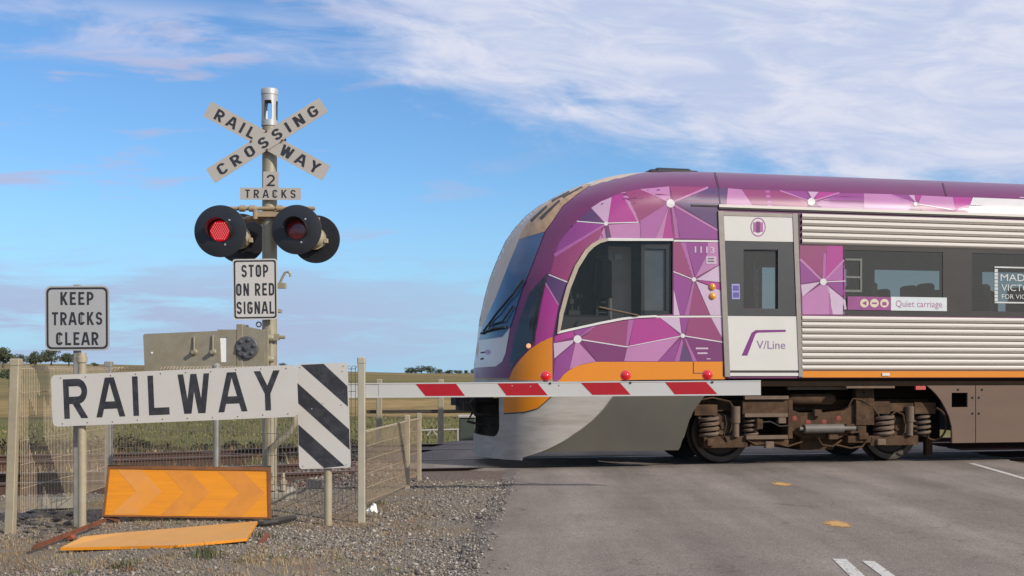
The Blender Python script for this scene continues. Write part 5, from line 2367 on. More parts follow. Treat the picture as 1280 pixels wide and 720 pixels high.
# drive box and counterweight plates
mb = MB()
x0, x1 = wp(299, 430, YM - .2).x, wp(331, 430, YM - .2).x
z0, z1 = wp(300, 472, YM - .2).z, wp(300, 407, YM - .2).z
mb.prism([(0, 0), (x1 - x0, 0), (x1 - x0, z1 - z0 - .05), (.02, z1 - z0), (0, z1 - z0 - .01)], Frame((x0, YM - .24, z0), (1, 0, 0), (0, 0, 1)), -.30, 0)
mb.cbox(x0 - .02, x0 + .05, YM - .25, YM + .05, z0, z1 + .015, .006)
mb.cbox(x1 - .02, x1 + .04, YM - .21, YM + .05, z0 + .05, z1 - .04, .006)
box = mb.build('drive_box', M_mech, gate)
mb = MB()
cc_ = wp(309, 434.5, YM - .245)
mb.lathe(cc_, (0, -1, 0), [(0, 14 * K), (.025, 14 * K), (.035, 12.6 * K), (.035, 4 * K), (.05, 4 * K), (.05, 2.4 * K), (.065, 2.2 * K), (.065, 0)], 30)
for k in range(6):
    a = radians(60 * k + 15)
    mb.lathe(cc_ + Vector((cos(a), 0, sin(a))) * 9.6 * K + Vector((0, -.033, 0)), (0, -1, 0), [(0, 2.3 * K), (.018, 2.3 * K), (.022, 1.5 * K), (.022, 0)], 8)
mb.build('pivot_hub', mat('hub_blue_grey', (.085, .085, .092), .55, .2, .2, 10), box, gate, smooth=True)
mb = MB()
for y in (422.5, 449):
    p = wp(338, y, YM - .16)
    mb.lathe(p + Vector((-.09, 0, 0)), (1, 0, 0), [(0, 0), (0, .055), (.03, .055), (.03, .04), (.10, .042), (.13, .03), (.13, 0)], 14)
p = wp(346, 421.5, YM - .08)
mb.cyl(p + Vector((-.04, 0, 0)), p + Vector((.09, 0, 0)), .02, 8)
mb.box(p, (.05, .06, .07))
mb.build('mast_clamp', M_mast, box, gate, smooth=True)
mb = MB()
p = wp(323.5, 405.5, YM - .2)
mb.tube([p + Vector((.026 * cos(t), 0, .026 * sin(t))) for t in np.linspace(0, 2 * pi, 17)], .008, 6, caps=False)
mb.build('lifting_eye', M_black, box, gate)
fr2, W2, H2 = sign_frame((180, 417.4), (275.8, 413.4), (181, 470), YM - .26)
mb = MB()
mb.prism(rrect(W2, H2, .025, 4), fr2, -.014, 0)
plate = mb.build('counterweight_plate', M_mech, gate)
fr3, W3, H3 = sign_frame((180, 417.4), (300, 411), (181, 470), YM + .02)
mb = MB()
mb.prism([(0, 0), (W3 * .8, 0), (W3 * .8, H3 - .02), (0, H3 - .02)], fr3, -.014, 0)
mb2 = mb
mb2 = MB()
gapx0, gapx1 = wp(277, 420, YM - .24), wp(284.3, 452, YM - .24)
hx0 = wp(272, 410, YM - .24).x
ztop_, zgt, zgb = wp(280, 412, YM - .24).z, wp(280, 421.5, YM - .24).z, wp(280, 452.5, YM - .24).z
mb2.bbox(hx0, x0 - .021, YM - .255, YM - .215, zgt, ztop_)
mb2.bbox(gapx1.x, x0 - .021, YM - .255, YM - .215, zgb, zgt)
mb2.bbox(hx0, x0 - .021, YM - .255, YM - .215, zgb - .18, zgb)
mb2.build('counterweight_arm', M_mech, gate)
mb = MB()
mb.bbox(gapx0.x - .03, gapx1.x - .001, YM - .245, YM - .235, zgb + .001, zgt - .001)
mb.build('white_strip', M_white, gate)
mb = MB()
for px, y0, y1 in ((242.5, 421, 440), (266, 419, 440)):
    a, b = wp(px, y0, YM - .275), wp(px, y1, YM - .29)
    mb.cyl(a, b, .010, 8)
    mb.lathe(b + Vector((0, .04, 0)), (0, -1, 0), [(0, .035), (.03, .035), (.035, .024), (.09, .022), (.09, 0)], 10)
mb.build('lock_bolt', M_mech, plate, gate)
mb = MB()
p = wp(190, 441, YM - .262)
mb.lathe(p, (0, -1, 0), [(0, .012), (.003, .012), (.003, 0)], 10)
mb.build('plate_hole', M_white, plate, gate)
# link from the drive box down to the arm
mb = MB()
ax0 = wp(315, 470, YM - .2)
mb.bbox(ax0.x - .14, ax0.x + .45, YM - .19, YM - .17, arm_a.z - .09, z0 + .06)
mb.build('arm_bracket', M_mech, gate)

# ------------------------------------------------------------------ sign boards on posts
# RAILWAY name board
rb_ = empty('railway_board', gp(103, 658), 0, 'long white board reading RAILWAY across the fence', 'sign')
fr, W_, H_ = sign_frame((65, 469), (372, 456), (66, 533.5), 10.40, 10.36)
mb = MB()
mb.prism(rrect(W_, H_, .045, 5), fr, -.012, 0)
ob = mb.build('board', M_signw, rb_)
mb = MB()
lettering(mb, fr, 'RAILWAY', 50.5 / 66 * H_ * 1.0, W_ * .49, H_ * .145, .80, .185, .335, .0018, 0, 271 / 307.5 * W_)
mb.build('lettering', M_letterdk, ob, rb_)
mb = MB()
rr2 = random.Random(4)
for k in range(10):
    for yb in (.055, .945):
        mb.lathe(fr.p(W_ * (.04 + k * .102), H_ * (yb + rr2.uniform(-.01, .01)), 0), fr.n, [(0, .0055), (.003, .0055), (.004, 0)], 6)
tag(mb.build('board_rivets', M_rust, ob, rb_), kind='stuff')
mb = MB()
pb = gp(104.5, 658)
mb.cyl(Vector((pb.x, 10.46, -.1)), Vector((pb.x, 10.46, wp(104, 450, 10.46).z)), 5.2 * 10.46 / F, 14)
mb.lathe((pb.x, 10.46, wp(104, 453, 10.46).z), (0, 0, 1), [(0, 6.6 * 10.46 / F), (.05, 6.6 * 10.46 / F), (.055, 5.5 * 10.46 / F), (.085, 5.2 * 10.46 / F), (.085, 0)], 14)
mb.build('post', M_tan, rb_, smooth=True)

# KEEP TRACKS CLEAR
kt = empty('keep_clear_sign', gp(96, 655), 0, 'square white sign reading KEEP TRACKS CLEAR on a post', 'sign')
text_sign('board', (56.5, 357.5), (137, 357), (56.5, 438.5), 10.60, [('KEEP', .705, .20, .515), ('TRACKS', .395, .20, .78), ('CLEAR', .085, .20, .66)], kt, m=mat('sign_dull_white', (.35, .35, .345), .45, 0, .03, 3, 0, 30, (.30, .28, .25), .25, 2.5), rad=.055)
mb = MB()
px0 = wp(97, 500, 10.66).x
mb.cbox(px0 - .028, px0 + .028, 10.625, 10.68, -.1, wp(97, 356, 10.66).z, .006)
mb.build('post', M_galv, kt)

# hazard marker
hz = empty('hazard_marker', gp(410, 652), 0, 'black and white diagonal striped hazard board beside the RAILWAY board', 'sign')
fr, W_, H_ = sign_frame((372.3, 455.2), (436.8, 453.2), (374, 586.5), 10.74, 10.74)
mb = MB()
mb.prism(rrect(W_, H_, .03, 4), fr, -.010, 0)
ob = mb.build('board', M_signw, hz)
mb = MB()


def hpt(px, py):
    return ((px - 372.8) / 64.8 * W_, (586.0 - py) / 131.5 * H_)


for si, poly in enumerate(([(379, 455.5), (407.5, 454.5), (436.5, 484), (436.5, 509.5)], [(372.8, 477.5), (372.8, 502.5), (437.5, 563.5), (437.5, 538)], [(373.5, 530), (373.5, 555.5), (404, 585.5), (430, 583.5)])):
    q = [hpt(*p_) for p_ in poly]
    q = [(min(max(a, .004), W_ - .004), min(max(b, .004), H_ - .004)) for a, b in q]
    m_ = MB()
    m_.prism(q, fr, .0002, .002)
    m_.build('black_stripe', M_letterdk, ob, hz)
mb = MB()
for a, b in ((.08, .03), (.92, .03), (.08, .97), (.92, .97), (.5, .62), (.28, .57), (.86, .60), (.9, .92)):
    mb.lathe(fr.p(a * W_, b * H_, .002), fr.n, [(0, .006), (.003, .006), (.004, 0)], 6)
tag(mb.build('board_rivets', M_cap, ob, hz), kind='stuff')
mb = MB()
pb = wp(410, 600, 10.80)
mb.cyl(Vector((pb.x, 10.80, -.1)), Vector((pb.x, 10.80, wp(410, 470, 10.8).z)), 5.0 * 10.8 / F, 14)
mb.build('post', M_tan, hz, smooth=True)

# ------------------------------------------------------------------ fences
def mesh_panel(parent, A, B, zt, zb, step=.05, rows=6, r=.0024, zt2=None, zb2=None, hr=.0032, loop=False, m=None):
    A, B = Vector(A), Vector(B)
    d = B - A
    L = Vector((d.x, d.y, 0)).length
    u = Vector((d.x, d.y, 0)).normalized()
    nrm = Vector((-u.y, u.x, 0))
    zt2 = zt if zt2 is None else zt2
    zb2 = zb if zb2 is None else zb2
    m_ = MB()
    n_ = int(L / step)
    for k in range(n_ + 1):
        t = k / n_
        p = A + u * L * t
        a, b = zb + (zb2 - zb) * t, zt + (zt2 - zt) * t
        pts_ = [Vector((p.x, p.y, a)), Vector((p.x, p.y, b))]
        if loop:
            pts_ += [Vector((p.x, p.y, b + .025)) + nrm * .02, Vector((p.x, p.y, b + .03)) + nrm * .05, Vector((p.x, p.y, b - .01)) + nrm * .06]
        m_.tube(pts_, r, 4, caps=False)
    for k in range(rows + 1):
        f = k / rows
        a = Vector((A.x, A.y, zb + (zt - zb) * f)) + nrm * .004
        b = Vector((B.x, B.y, zb2 + (zt2 - zb2) * f)) + nrm * .004
        m_.tube([a, a.lerp(b, .33) + Vector((0, 0, .004)), a.lerp(b, .66) - Vector((0, 0, .003)), b], hr, 4, caps=False)
    return tag(m_.build('wire_mesh', m or M_wire, parent), kind='stuff')


def fpost(parent, base, top, w_, m=M_tan, square=True, lean=(0, 0)):
    m_ = MB()
    x, y = base[0], base[1]
    if square:
        m_.cbox(x - w_ / 2, x + w_ / 2, y - w_ / 2, y + w_ / 2, -.15, top, .006)
        m_.cbox(x - w_ * .56, x + w_ * .56, y - w_ * .56, y + w_ * .56, top - .045, top + .012, .008)
    else:
        m_.cyl((x, y, -.15), (x, y, top), w_ / 2, 14)
        m_.lathe((x, y, top - .06), (0, 0, 1), [(0, w_ * .56), (.06, w_ * .56), (.085, w_ * .3), (.085, 0)], 14)
    if lean != (0, 0):
        m_.v = [(v[0] + lean[0] * v[2], v[1] + lean[1] * v[2], v[2]) for v in m_.v]
    return m_.build('post', m, parent, smooth=not square)


FA, FB, FC = gp(13, 660), Vector((px_at(136, 13.5, 0).x, 13.5, 0)), gp(452, 648)
fence = empty('mesh_fence', FA, 0, 'tall weathered wire mesh fence behind the RAILWAY board', 'fence')
fpost(fence, FA, wp(19, 450, FA.y).z, .078, M_tan, True, (.034, 0))
fpost(fence, FB, wp(136, 453, FB.y).z, .075, M_galv)
FD = FB.lerp(Vector((FC.x, FC.y, 0)), .475)
fpost(fence, FD, wp(262, 457, FD.y).z, .080, M_galv, False)
ztA, ztB, ztC = wp(20, 461, FA.y).z, wp(136, 462, FB.y).z, wp(452, 461, FC.y).z
mesh_panel(fence, FA + Vector((.09, 0, 0)), FB, ztA, .10, .048, 6, zt2=ztB, zb2=.05, loop=True)
mesh_panel(fence, FB, FD, ztB, .05, .055, 6, r=.003, zt2=(ztB + ztC) / 2, zb2=.06, loop=True)
mesh_panel(fence, FD, Vector((FC.x - .06, FC.y + .02, 0)), (ztB + ztC) / 2, .06, .055, 6, r=.003, zt2=ztC, zb2=.10, loop=True)

fence2 = empty('low_fence', FC, 0, 'low tan wire mesh fence beside the gravel, running back from a taller post', 'fence')
fpost(fence2, FC, wp(451, 448, FC.y).z, .066, mat('post_sand', (.40, .36, .28), .5, .15, .12, 8), True)
G1, G2 = gp(509, 609), gp(524, 600)
fpost(fence2, G1, wp(508.5, 520, G1.y).z, .062)
fpost(fence2, G2, wp(522, 517.5, G2.y).z, .055)
za, zb_ = wp(457, 541, FC.y).z, wp(506, 527, G1.y).z
mesh_panel(fence2, FC + Vector((.04, .05, 0)), G1, za, wp(458, 628, FC.y).z, .052, 5, zt2=zb_, zb2=wp(506, 607, G1.y).z, r=.0023, hr=.0052, m=mat('wire_brown', (.31, .235, .155), .55, .2, .25, 12))
mesh_panel(fence2, G1, G2, zb_, .06, .052, 5, zt2=wp(519, 524, G2.y).z, zb2=.05, r=.0023, hr=.0052, m=mat('wire_brown', (.31, .235, .155), .55, .2, .25, 12))
mb = MB()
mb.tube([Vector((FC.x, FC.y, za + .005)), Vector((G1.x, G1.y, zb_ + .005)), Vector((G2.x, G2.y, wp(519, 524, G2.y).z + .005))], .011, 6)
mb.build('top_rail', M_tan, fence2)

# far side fence posts with a rail, low white truss guard
YF = 23.6
ff = empty('trackside_fence', px_at(474, YF, -.1), 0, 'thin posts and dark rail across the tracks left of the train nose', 'fence')
for px, pb_ in ((474, 548), (551, 552.5)):
    base = px_at(px, YF, 0)
    m_ = MB()
    m_.cbox(base.x - .055, base.x + .055, YF - .05, YF + .05, -.4, wp(px, 474, YF).z, .01)
    m_.build('post', M_tan, ff)
mb = MB()
for y in (513.5, 515.8):
    mb.cyl(wp(458, y, YF + .08), wp(600, y - .8, YF + .08), .018, 6)
mb.build('rail', mat('dark_rail', (.06, .045, .035), .7), ff)
tg = empty('truss_guard', px_at(560, 26, -.3), 0, 'low white zigzag guard in the grass across the tracks', 'guard rail')
mb = MB()
YG = 25.5
mb.cyl(wp(526, 538, YG), wp(612, 536, YG), .022, 6)
for x in (534, 577):
    mb.tube([wp(x, 544, YG), wp(x + 6, 537, YG), wp(x + 12, 544, YG)], .02, 6)
for x in (526, 572, 612):
    mb.cyl(wp(x, 536, YG), wp(x, 560, YG), .022, 6)
mb.build('truss', mat('weathered_white', (.36, .34, .30), .7, 0, .15, 6), tg)
cabn = empty('trackside_cabinet', px_at(583, 24.6, -.3), 0, 'small dark cabinet with a pale lid beyond the train coupler', 'cabinet')
mb = MB()
a, b = wp(574, 522, 24.6), wp(594, 560, 24.6)
mb.cbox(a.x, b.x, 24.6, 24.9, b.z - .2, a.z, .02)
mb.build('body', mat('cabinet_dark', (.05, .06, .05), .6), cabn)
mb = MB()
mb.cbox(a.x - .03, b.x + .03, 24.57, 24.93, a.z + .002, a.z + .05, .01)
mb.build('lid', mat('weathered_white', (.36, .34, .30), .7, 0, .15, 6), cabn)

# ------------------------------------------------------------------ orange boards and litter by the fence
cb_ = empty('chevron_board', gp(233, 648), 0, 'orange board with faded chevrons leaning against the fence', 'sign')
TLp, TRp, BLp, BRp = wp(136, 582.5, 10.86), wp(336.5, 583.5, 10.84), wp(129, 645, 10.74), wp(338, 648, 10.72)
fr = Frame(BLp, BRp - BLp, TLp - BLp)
W_, H_ = (BRp - BLp).length, (TLp - BLp).dot(fr.u)
sk = (TLp - BLp).dot(fr.r) / H_
skr = ((TRp - BLp).dot(fr.r) - W_) / H_


def cq(a, b):
    return (sk * b * (1 - a / W_) + a + skr * b * (a / W_), b)


mb = MB()
mb.prism([cq(0, 0), cq(W_, 0), cq(W_, H_), cq(0, H_)], fr, -.03, 0)
ob = mb.build('board', M_orange, cb_)
mb = MB()
e = .026
for a0, a1, b0, b1 in ((-.006, e * .55, -.006, H_ + .006), (W_ - e * .55, W_ + .006, -.006, H_ + .006), (e * .55, W_ - e * .55, -.006, e * .35), (e * .55, W_ - e * .55, H_ - e, H_ + .006)):
    mb.prism([cq(a0, b0), cq(a1, b0), cq(a1, b1), cq(a0, b1)], fr, -.035, .012 if b1 - b0 > .1 else .010)
mb.build('frame', M_rustframe, ob, cb_)
for ci_, x in enumerate((.05, .345, .68)):
    mb = MB()
    w0 = .235
    x *= W_
    c0, c1, hh_ = .02, H_ - .03, H_ / 2
    tip = .20
    mb.prism([cq(x, c0), cq(x + w0, c0), cq(x + w0 + tip, hh_), cq(x + w0, c1), cq(x, c1), cq(x + tip, hh_)], fr, .0002, .0015)
    mb.build('chevron_print', M_chev if ci_ else M_chev2, ob, cb_)
mb = MB()
bw_ = 0
mb.tube([fr.p(0, .0, -.02), gp(150, 652, -.02)], .02, 6)
mb.tube([fr.p(W_ * .6, H_ * .8, -.03), Vector((fr.p(W_ * .6, 0).x, 11.15, 0))], .012, 6)
mb.build('prop', M_rust, cb_)

lo_ = empty('orange_panel', gp(200, 672), 0, 'bent flat orange panel lying on the gravel in front of the chevron board', 'panel')
mb = MB()
front = [gp(75.5, 684.5, -.01), gp(150, 683.0, -.005), gp(222, 681.5, .012), gp(306, 673.0, .03), gp(309, 672.5, .03)]
backp = [gp(104, 670.5, .035), gp(165, 664.5, .035), gp(226, 659.5, .045), gp(318, 651.5, .06), gp(322, 651.5, .06)]
n = len(front)
vs = [tuple(p) for p in front] + [tuple(p) for p in backp] + [tuple(p - Vector((0, 0, .022))) for p in front] + [tuple(p - Vector((0, 0, .022))) for p in backp]
fs = [(k, k + 1, n + k + 1, n + k) for k in range(n - 1)] + [(2 * n + k, 3 * n + k, 3 * n + k + 1, 2 * n + k + 1) for k in range(n - 1)]
mi = [0] * (2 * (n - 1))
for k in range(n - 1):
    fs += [(k, 2 * n + k, 2 * n + k + 1, k + 1), (n + k, n + k + 1, 3 * n + k + 1, 3 * n + k)]
    mi += [1, 1]
fs += [(0, n, 3 * n, 2 * n), (n - 1, 2 * n + n - 1, 3 * n + n - 1, n + n - 1)]
mi += [1, 1]
mb.v, mb.f, mb.m = vs, fs, mi
mb.build('sheet', [M_orange_pale, M_orange], lo_)
mb = MB()
mb.box(gp(304.5, 673.0, .015) + Vector((0, -.004, 0)), (.035, .02, .03))
mb.build('slot', M_black, lo_)


def tagmesh(mb_, name, m, label, cat, group=None, smooth=False):
    o_ = mb_.build(name, m, None, smooth=smooth)
    return tag(o_, label, cat, group)


mb = MB()
a, b = gp(41, 686, -.02), gp(132, 651, .03)
mb.box((a + b) / 2, ((b - a).length, .018, .018), (b - a).to_track_quat('X', 'Z').to_matrix())
mb.box((a + b) / 2 + Vector((0, 0, .014)), ((b - a).length, .004, .026), (b - a).to_track_quat('X', 'Z').to_matrix())
tagmesh(mb, 'steel_picket', M_rust, 'rusty red steel picket lying left of the orange boards', 'metal bar')
mb = MB()
a, b = gp(324, 683, -.03), gp(334, 668, .04)
mb.box((a + b) / 2, ((b - a).length, .03, .03), (b - a).to_track_quat('X', 'Z').to_matrix())
tagmesh(mb, 'picket_stub', M_rust, 'short rusty stub beside the right end of the lying orange panel', 'metal bar')
mb = MB()
mb.tube([gp(317, 655, .0), gp(330, 654, .01), gp(345, 651.5, .02), (gp(358, 648, .02)), gp(368, 647, -.01)], .024, 10)
tagmesh(mb, 'hose', M_rubber, 'dark hose end lying right of the orange boards', 'hose', smooth=True)


def rock(c_, r, rng_, flat=.6):
    bm = bmesh.new()
    bmesh.ops.create_icosphere(bm, subdivisions=1, radius=1)
    m_ = MB()
    vs_ = [Vector(c_) + Vector((v.co.x * r * rng_.uniform(.75, 1.25), v.co.y * r * rng_.uniform(.75, 1.25), v.co.z * r * flat * rng_.uniform(.7, 1.2))) for v in bm.verts]
    m_.add(vs_, [tuple(v.index for v in f.verts) for f in bm.faces])
    bm.free()
    return m_


rq = random.Random(11)
for px, py, r in ((22, 655, .05), (34, 664, .05), (44, 654, .07), (55, 666, .05), (62, 657, .06), (70, 650, .06), (77, 661, .05), (86, 654, .06), (83, 668, .04), (29, 648, .05), (50, 645, .05), (66, 641, .06), (38, 640, .05), (88, 643, .05)):
    c_ = gp(px, py, -.02)
    m_ = rock(c_, r * .9, rq, .42)
    tagmesh(m_, 'asphalt_lump', M_asphchunk, 'lump of broken dark asphalt in the heap at the foot of the left fence posts', 'rubble', 'broken asphalt lumps by the left fence')
m_ = rock(gp(89, 671, -.02), .055, rq)
tagmesh(m_, 'brick_piece', mat('brick_red', (.22, .06, .03), .9, 0, .2, 12), 'red broken brick piece in front of the asphalt heap', 'brick')
m_ = rock(gp(128, 653, .0), .035, rq, 1.2)
tagmesh(m_, 'pale_stone', M_concrete, 'pale stone under the lower left corner of the chevron board', 'stone')
mb = MB()
pc = gp(71, 632, -.02)
mb.box(pc + Vector((0, 0, .03)), (.34, .14, .1), Matrix.Rotation(.15, 3, 'Z'))
tagmesh(mb, 'concrete_slab', M_concrete, 'pale concrete slab on the ground behind the left fence', 'concrete block')
mb = MB()
pc = gp(393, 607, -.03)
mb.box(pc + Vector((0, 0, .03)), (.15, .12, .1), Matrix.Rotation(.3, 3, 'Z'))
tagmesh(mb, 'concrete_lump', M_concrete, 'small pale concrete lump seen through the fence right of the mast foot', 'concrete block')
bm_r = random.Random(5)
mb = MB()
pc = gp(466, 637, .0)
vs, fs = [], []
N = 9
for i in range(N):
    for j in range(N):
        d = math.hypot(i - 4, j - 4) / 5.6
        vs.append((pc.x + (i - 4) * .013 + bm_r.uniform(-.008, .008), pc.y + (j - 4) * .013 + bm_r.uniform(-.008, .008), -.03 + max(0, .10 * (1 - d)) * bm_r.uniform(.4, 1.3)))
for i in range(N - 1):
    for j in range(N - 1):
        fs.append((i * N + j, (i + 1) * N + j, (i + 1) * N + j + 1, i * N + j + 1))
mb.add(vs, fs)
tagmesh(mb, 'crumpled_rag', M_rag, 'crumpled white rag at the foot of the tall post', 'rag')

# ------------------------------------------------------------------ gravel and grass (stuff)
def stones(name, X, Y, Z, size, mats, weights, label):
    N_ = len(X)
    base = np.array([[1, 0, 0], [0, 1, 0], [-1, 0, 0], [0, -1, 0], [0, 0, 1], [0, 0, -1]], float)
    tri = np.array([[0, 1, 4], [1, 2, 4], [2, 3, 4], [3, 0, 4], [1, 0, 5], [2, 1, 5], [3, 2, 5], [0, 3, 5]])
    V = base[None] * RNG.uniform(.6, 1.3, (N_, 6, 1)) * np.stack([size, size * RNG.uniform(.6, 1, N_), size * RNG.uniform(.45, .8, N_)], -1)[:, None, :]
    a = RNG.uniform(0, 2 * pi, N_)
    b = RNG.uniform(-.6, .6, N_)
    ca, sa, cb2, sb2 = np.cos(a)[:, None], np.sin(a)[:, None], np.cos(b)[:, None], np.sin(b)[:, None]
    x, y, z = V[..., 0], V[..., 1], V[..., 2]
    x, z = x * cb2 - z * sb2, x * sb2 + z * cb2
    x, y = x * ca - y * sa, x * sa + y * ca
    V = np.stack([x + X[:, None], y + Y[:, None], z + Z[:, None]], -1).reshape(-1, 3)
    T = (tri[None] + (np.arange(N_) * 6)[:, None, None]).reshape(-1, 3)
    me_ = bpy.data.meshes.new(name)
    me_.vertices.add(len(V))
    me_.vertices.foreach_set('co', V.ravel())
    me_.loops.add(len(T) * 3)
    me_.loops.foreach_set('vertex_index', T.ravel().astype(np.int32))
    me_.polygons.add(len(T))
    me_.polygons.foreach_set('loop_start', np.arange(0, len(T) * 3, 3, dtype=np.int32))
    mi_ = RNG.choice(len(mats), N_, p=weights)
    me_.polygons.foreach_set('material_index', np.repeat(mi_, 8).astype(np.int32))
    for m in mats:
        me_.materials.append(m)
    me_.update(calc_edges=True)
    o_ = bpy.data.objects.new(name, me_)
    COL.objects.link(o_)
    return tag(o_, label, kind='stuff')


SM = [mat('stone_grey', (.200, .180, .158), .95, 0, .2, 30, spec=.15), mat('stone_tan', (.245, .205, .162), .95, 0, .2, 30, spec=.15), mat('stone_dark', (.10, .085, .074), .95, 0, .2, 30, spec=.15), mat('stone_pale', (.36, .32, .27), .95, 0, .15, 30, spec=.15)]
N = 95000
Y_ = 7.0 + 10.5 * RNG.random(N) ** 1.25
X_ = RNG.uniform(-.47, .02, N) * Y_ - .1
keep = X_ < (-.26 + .042 * (Y_ - 7.9)) + .0 + np.minimum(RNG.normal(0, .03, N), .05) + (RNG.random(N) < .05) * RNG.exponential(.12, N)
s_t, v_t = (X_ - P0.x) * CT + (Y_ - P0.y) * ST_, -(X_ - P0.x) * ST_ + (Y_ - P0.y) * CT
keep &= v_t < -.9
clump = np.sin(X_ * 1.9 + 1.3 * np.sin(Y_ * 1.1)) + np.sin(Y_ * 2.3 + X_) + .9 * (X_ > -1.3) + RNG.normal(0, .8, N)
keep &= clump > -.55
X_, Y_ = X_[keep], Y_[keep]
sz = np.clip(RNG.lognormal(-4.98, .48, len(X_)), .004, .032)
nr = X_ > -1.75 + .5 * np.sin(Y_ * 1.7) + RNG.normal(0, .35, len(X_))
sz = np.where(nr, sz * 1.15, sz)
for sel, wts, lab in ((nr, [.40, .20, .22, .18], 'loose grey gravel in a band beside the road'), (~nr, [.34, .40, .20, .06], 'fine tan gravel and dirt around the sign posts')):
    stones('gravel', X_[sel], Y_[sel], ground_z(X_[sel], Y_[sel]) + .043 * np.clip((X_[sel] - (-.26 + .042 * (Y_[sel] - 7.9)) + .22) / .22, 0, 1) + sz[sel] * .25, sz[sel], SM, wts, lab)
N = 26000
sT = RNG.uniform(-15, -3.9, N)
vT = RNG.uniform(-1.0, 8.0, N)
X_ = P0.x + sT * CT - vT * ST_
Y_ = P0.y + sT * ST_ + vT * CT
sz = np.clip(RNG.lognormal(-3.75, .35, N), .012, .05)
BM_ = [mat('ballast_brown', (.17, .12, .09), .9, 0, .2, 30), SM[0], SM[2], mat('ballast_rust', (.20, .09, .05), .9, 0, .2, 30), SM[3]]
stones('ballast', X_, Y_, ground_z(X_, Y_) + sz * .3, sz, BM_, [.38, .2, .22, .14, .06], 'brown stone ballast around the tracks')


def blades(name, cx_, cy_, h, wd, spread, per, mats, label, lean=.5, weights=None):
    """many thin tapered blades"""
    N_ = len(cx_) * per
    X = np.repeat(cx_, per) + RNG.normal(0, 1, N_) * np.repeat(spread, per)
    Y = np.repeat(cy_, per) + RNG.normal(0, 1, N_) * np.repeat(spread, per)
    Hh_ = np.repeat(h, per) * RNG.uniform(.45, 1.15, N_)
    Z = ground_z(X, Y) - .01
    a = RNG.uniform(0, 2 * pi, N_)
    ln = RNG.uniform(.05, lean, N_) * Hh_
    w_ = wd * RNG.uniform(.6, 1.3, N_)
    dx, dy = np.cos(a), np.sin(a)
    b0 = np.stack([X - dy * w_, Y + dx * w_, Z], -1)
    b1 = np.stack([X + dy * w_, Y - dx * w_, Z], -1)
    m0 = np.stack([X - dy * w_ * .7 + dx * ln * .35, Y + dx * w_ * .7 + dy * ln * .35, Z + Hh_ * .6], -1)
    m1_ = np.stack([X + dy * w_ * .7 + dx * ln * .35, Y - dx * w_ * .7 + dy * ln * .35, Z + Hh_ * .6], -1)
    tp = np.stack([X + dx * ln, Y + dy * ln, Z + Hh_], -1)
    V = np.stack([b0, b1, m0, m1_, tp], 1).reshape(-1, 3)
    T = (np.array([[0, 1, 3], [0, 3, 2], [2, 3, 4]])[None] + (np.arange(N_) * 5)[:, None, None]).reshape(-1, 3)
    me_ = bpy.data.meshes.new(name)
    me_.vertices.add(len(V))
    me_.vertices.foreach_set('co', V.ravel())
    me_.loops.add(len(T) * 3)
    me_.loops.foreach_set('vertex_index', T.ravel().astype(np.int32))
    me_.polygons.add(len(T))
    me_.polygons.foreach_set('loop_start', np.arange(0, len(T) * 3, 3, dtype=np.int32))
    mi_ = RNG.choice(len(mats), len(cx_), p=weights)
    mi_ = np.repeat(mi_, per)
    flip = RNG.random(N_) < .25
    mi_[flip] = RNG.choice(len(mats), flip.sum(), p=weights)
    me_.polygons.foreach_set('material_index', np.repeat(mi_, 3).astype(np.int32))
    for m in mats:
        me_.materials.append(m)
    me_.update(calc_edges=True)
    o_ = bpy.data.objects.new(name, me_)
    COL.objects.link(o_)
    return tag(o_, label, kind='stuff')


GM = [mat('straw', (.36, .26, .13), .9, 0, .2, 20), mat('straw_brown', (.22, .14, .07), .9, 0, .2, 20), mat('weed_green', (.075, .10, .028), .9, 0, .2, 20), mat('weed_dark', (.05, .055, .022), .9, 0, .2, 20), mat('straw_red', (.24, .12, .065), .9, 0, .2, 20)]
N = 900
Y_ = RNG.uniform(7.6, 12.8, N)
X_ = RNG.uniform(-.46, -.06, N) * Y_
kp = (np.sin(X_ * 1.9 + 1.3 * np.sin(Y_ * 1.1)) + np.sin(Y_ * 2.3 + X_) + RNG.normal(0, .6, N) < .55) & (X_ < -.75)
X_, Y_ = X_[kp], Y_[kp]
blades('dry_grass', X_, Y_, RNG.uniform(.02, .06, len(X_)), .0018, np.full(len(X_), .07), 34, GM, 'short dry grass growing through the gravel', .95, [.46, .28, .06, .05, .15])
wx, wy, wh = [], [], []
for px, py, h_ in ((257, 700, .10), (262, 703, .12), (252, 698, .08), (92, 716, .05), (150, 712, .07), (162, 716, .06), (160, 708, .06), (30, 706, .04), (322, 690, .05), (333, 675, .07), (300, 708, .04), (470, 628, .06), (478, 626, .05), (345, 702, .05), (375, 688, .04), (228, 690, .04)):
    q = gp(px, py, -.04)
    wx.append(q.x); wy.append(q.y); wh.append(h_)
blades('green_weeds', np.array(wx), np.array(wy), np.array(wh), .0032, np.full(len(wx), .045), 46, GM, 'small green weeds in the gravel', .8, [.12, .08, .45, .30, .05])
# bushes and weeds along the far side of the tracks
N = 1300
sT = RNG.uniform(-22, -3.3, N)
vT = RNG.uniform(7.6, 10.0, N)
X_ = P0.x + sT * CT - vT * ST_
Y_ = P0.y + sT * ST_ + vT * CT
blades('trackside_weeds', X_, Y_, RNG.uniform(.06, .20, N), .010, np.full(N, .16), 18, GM, 'rank weeds and dead grass along the far side of the tracks', .8, [.05, .27, .16, .46, .06])


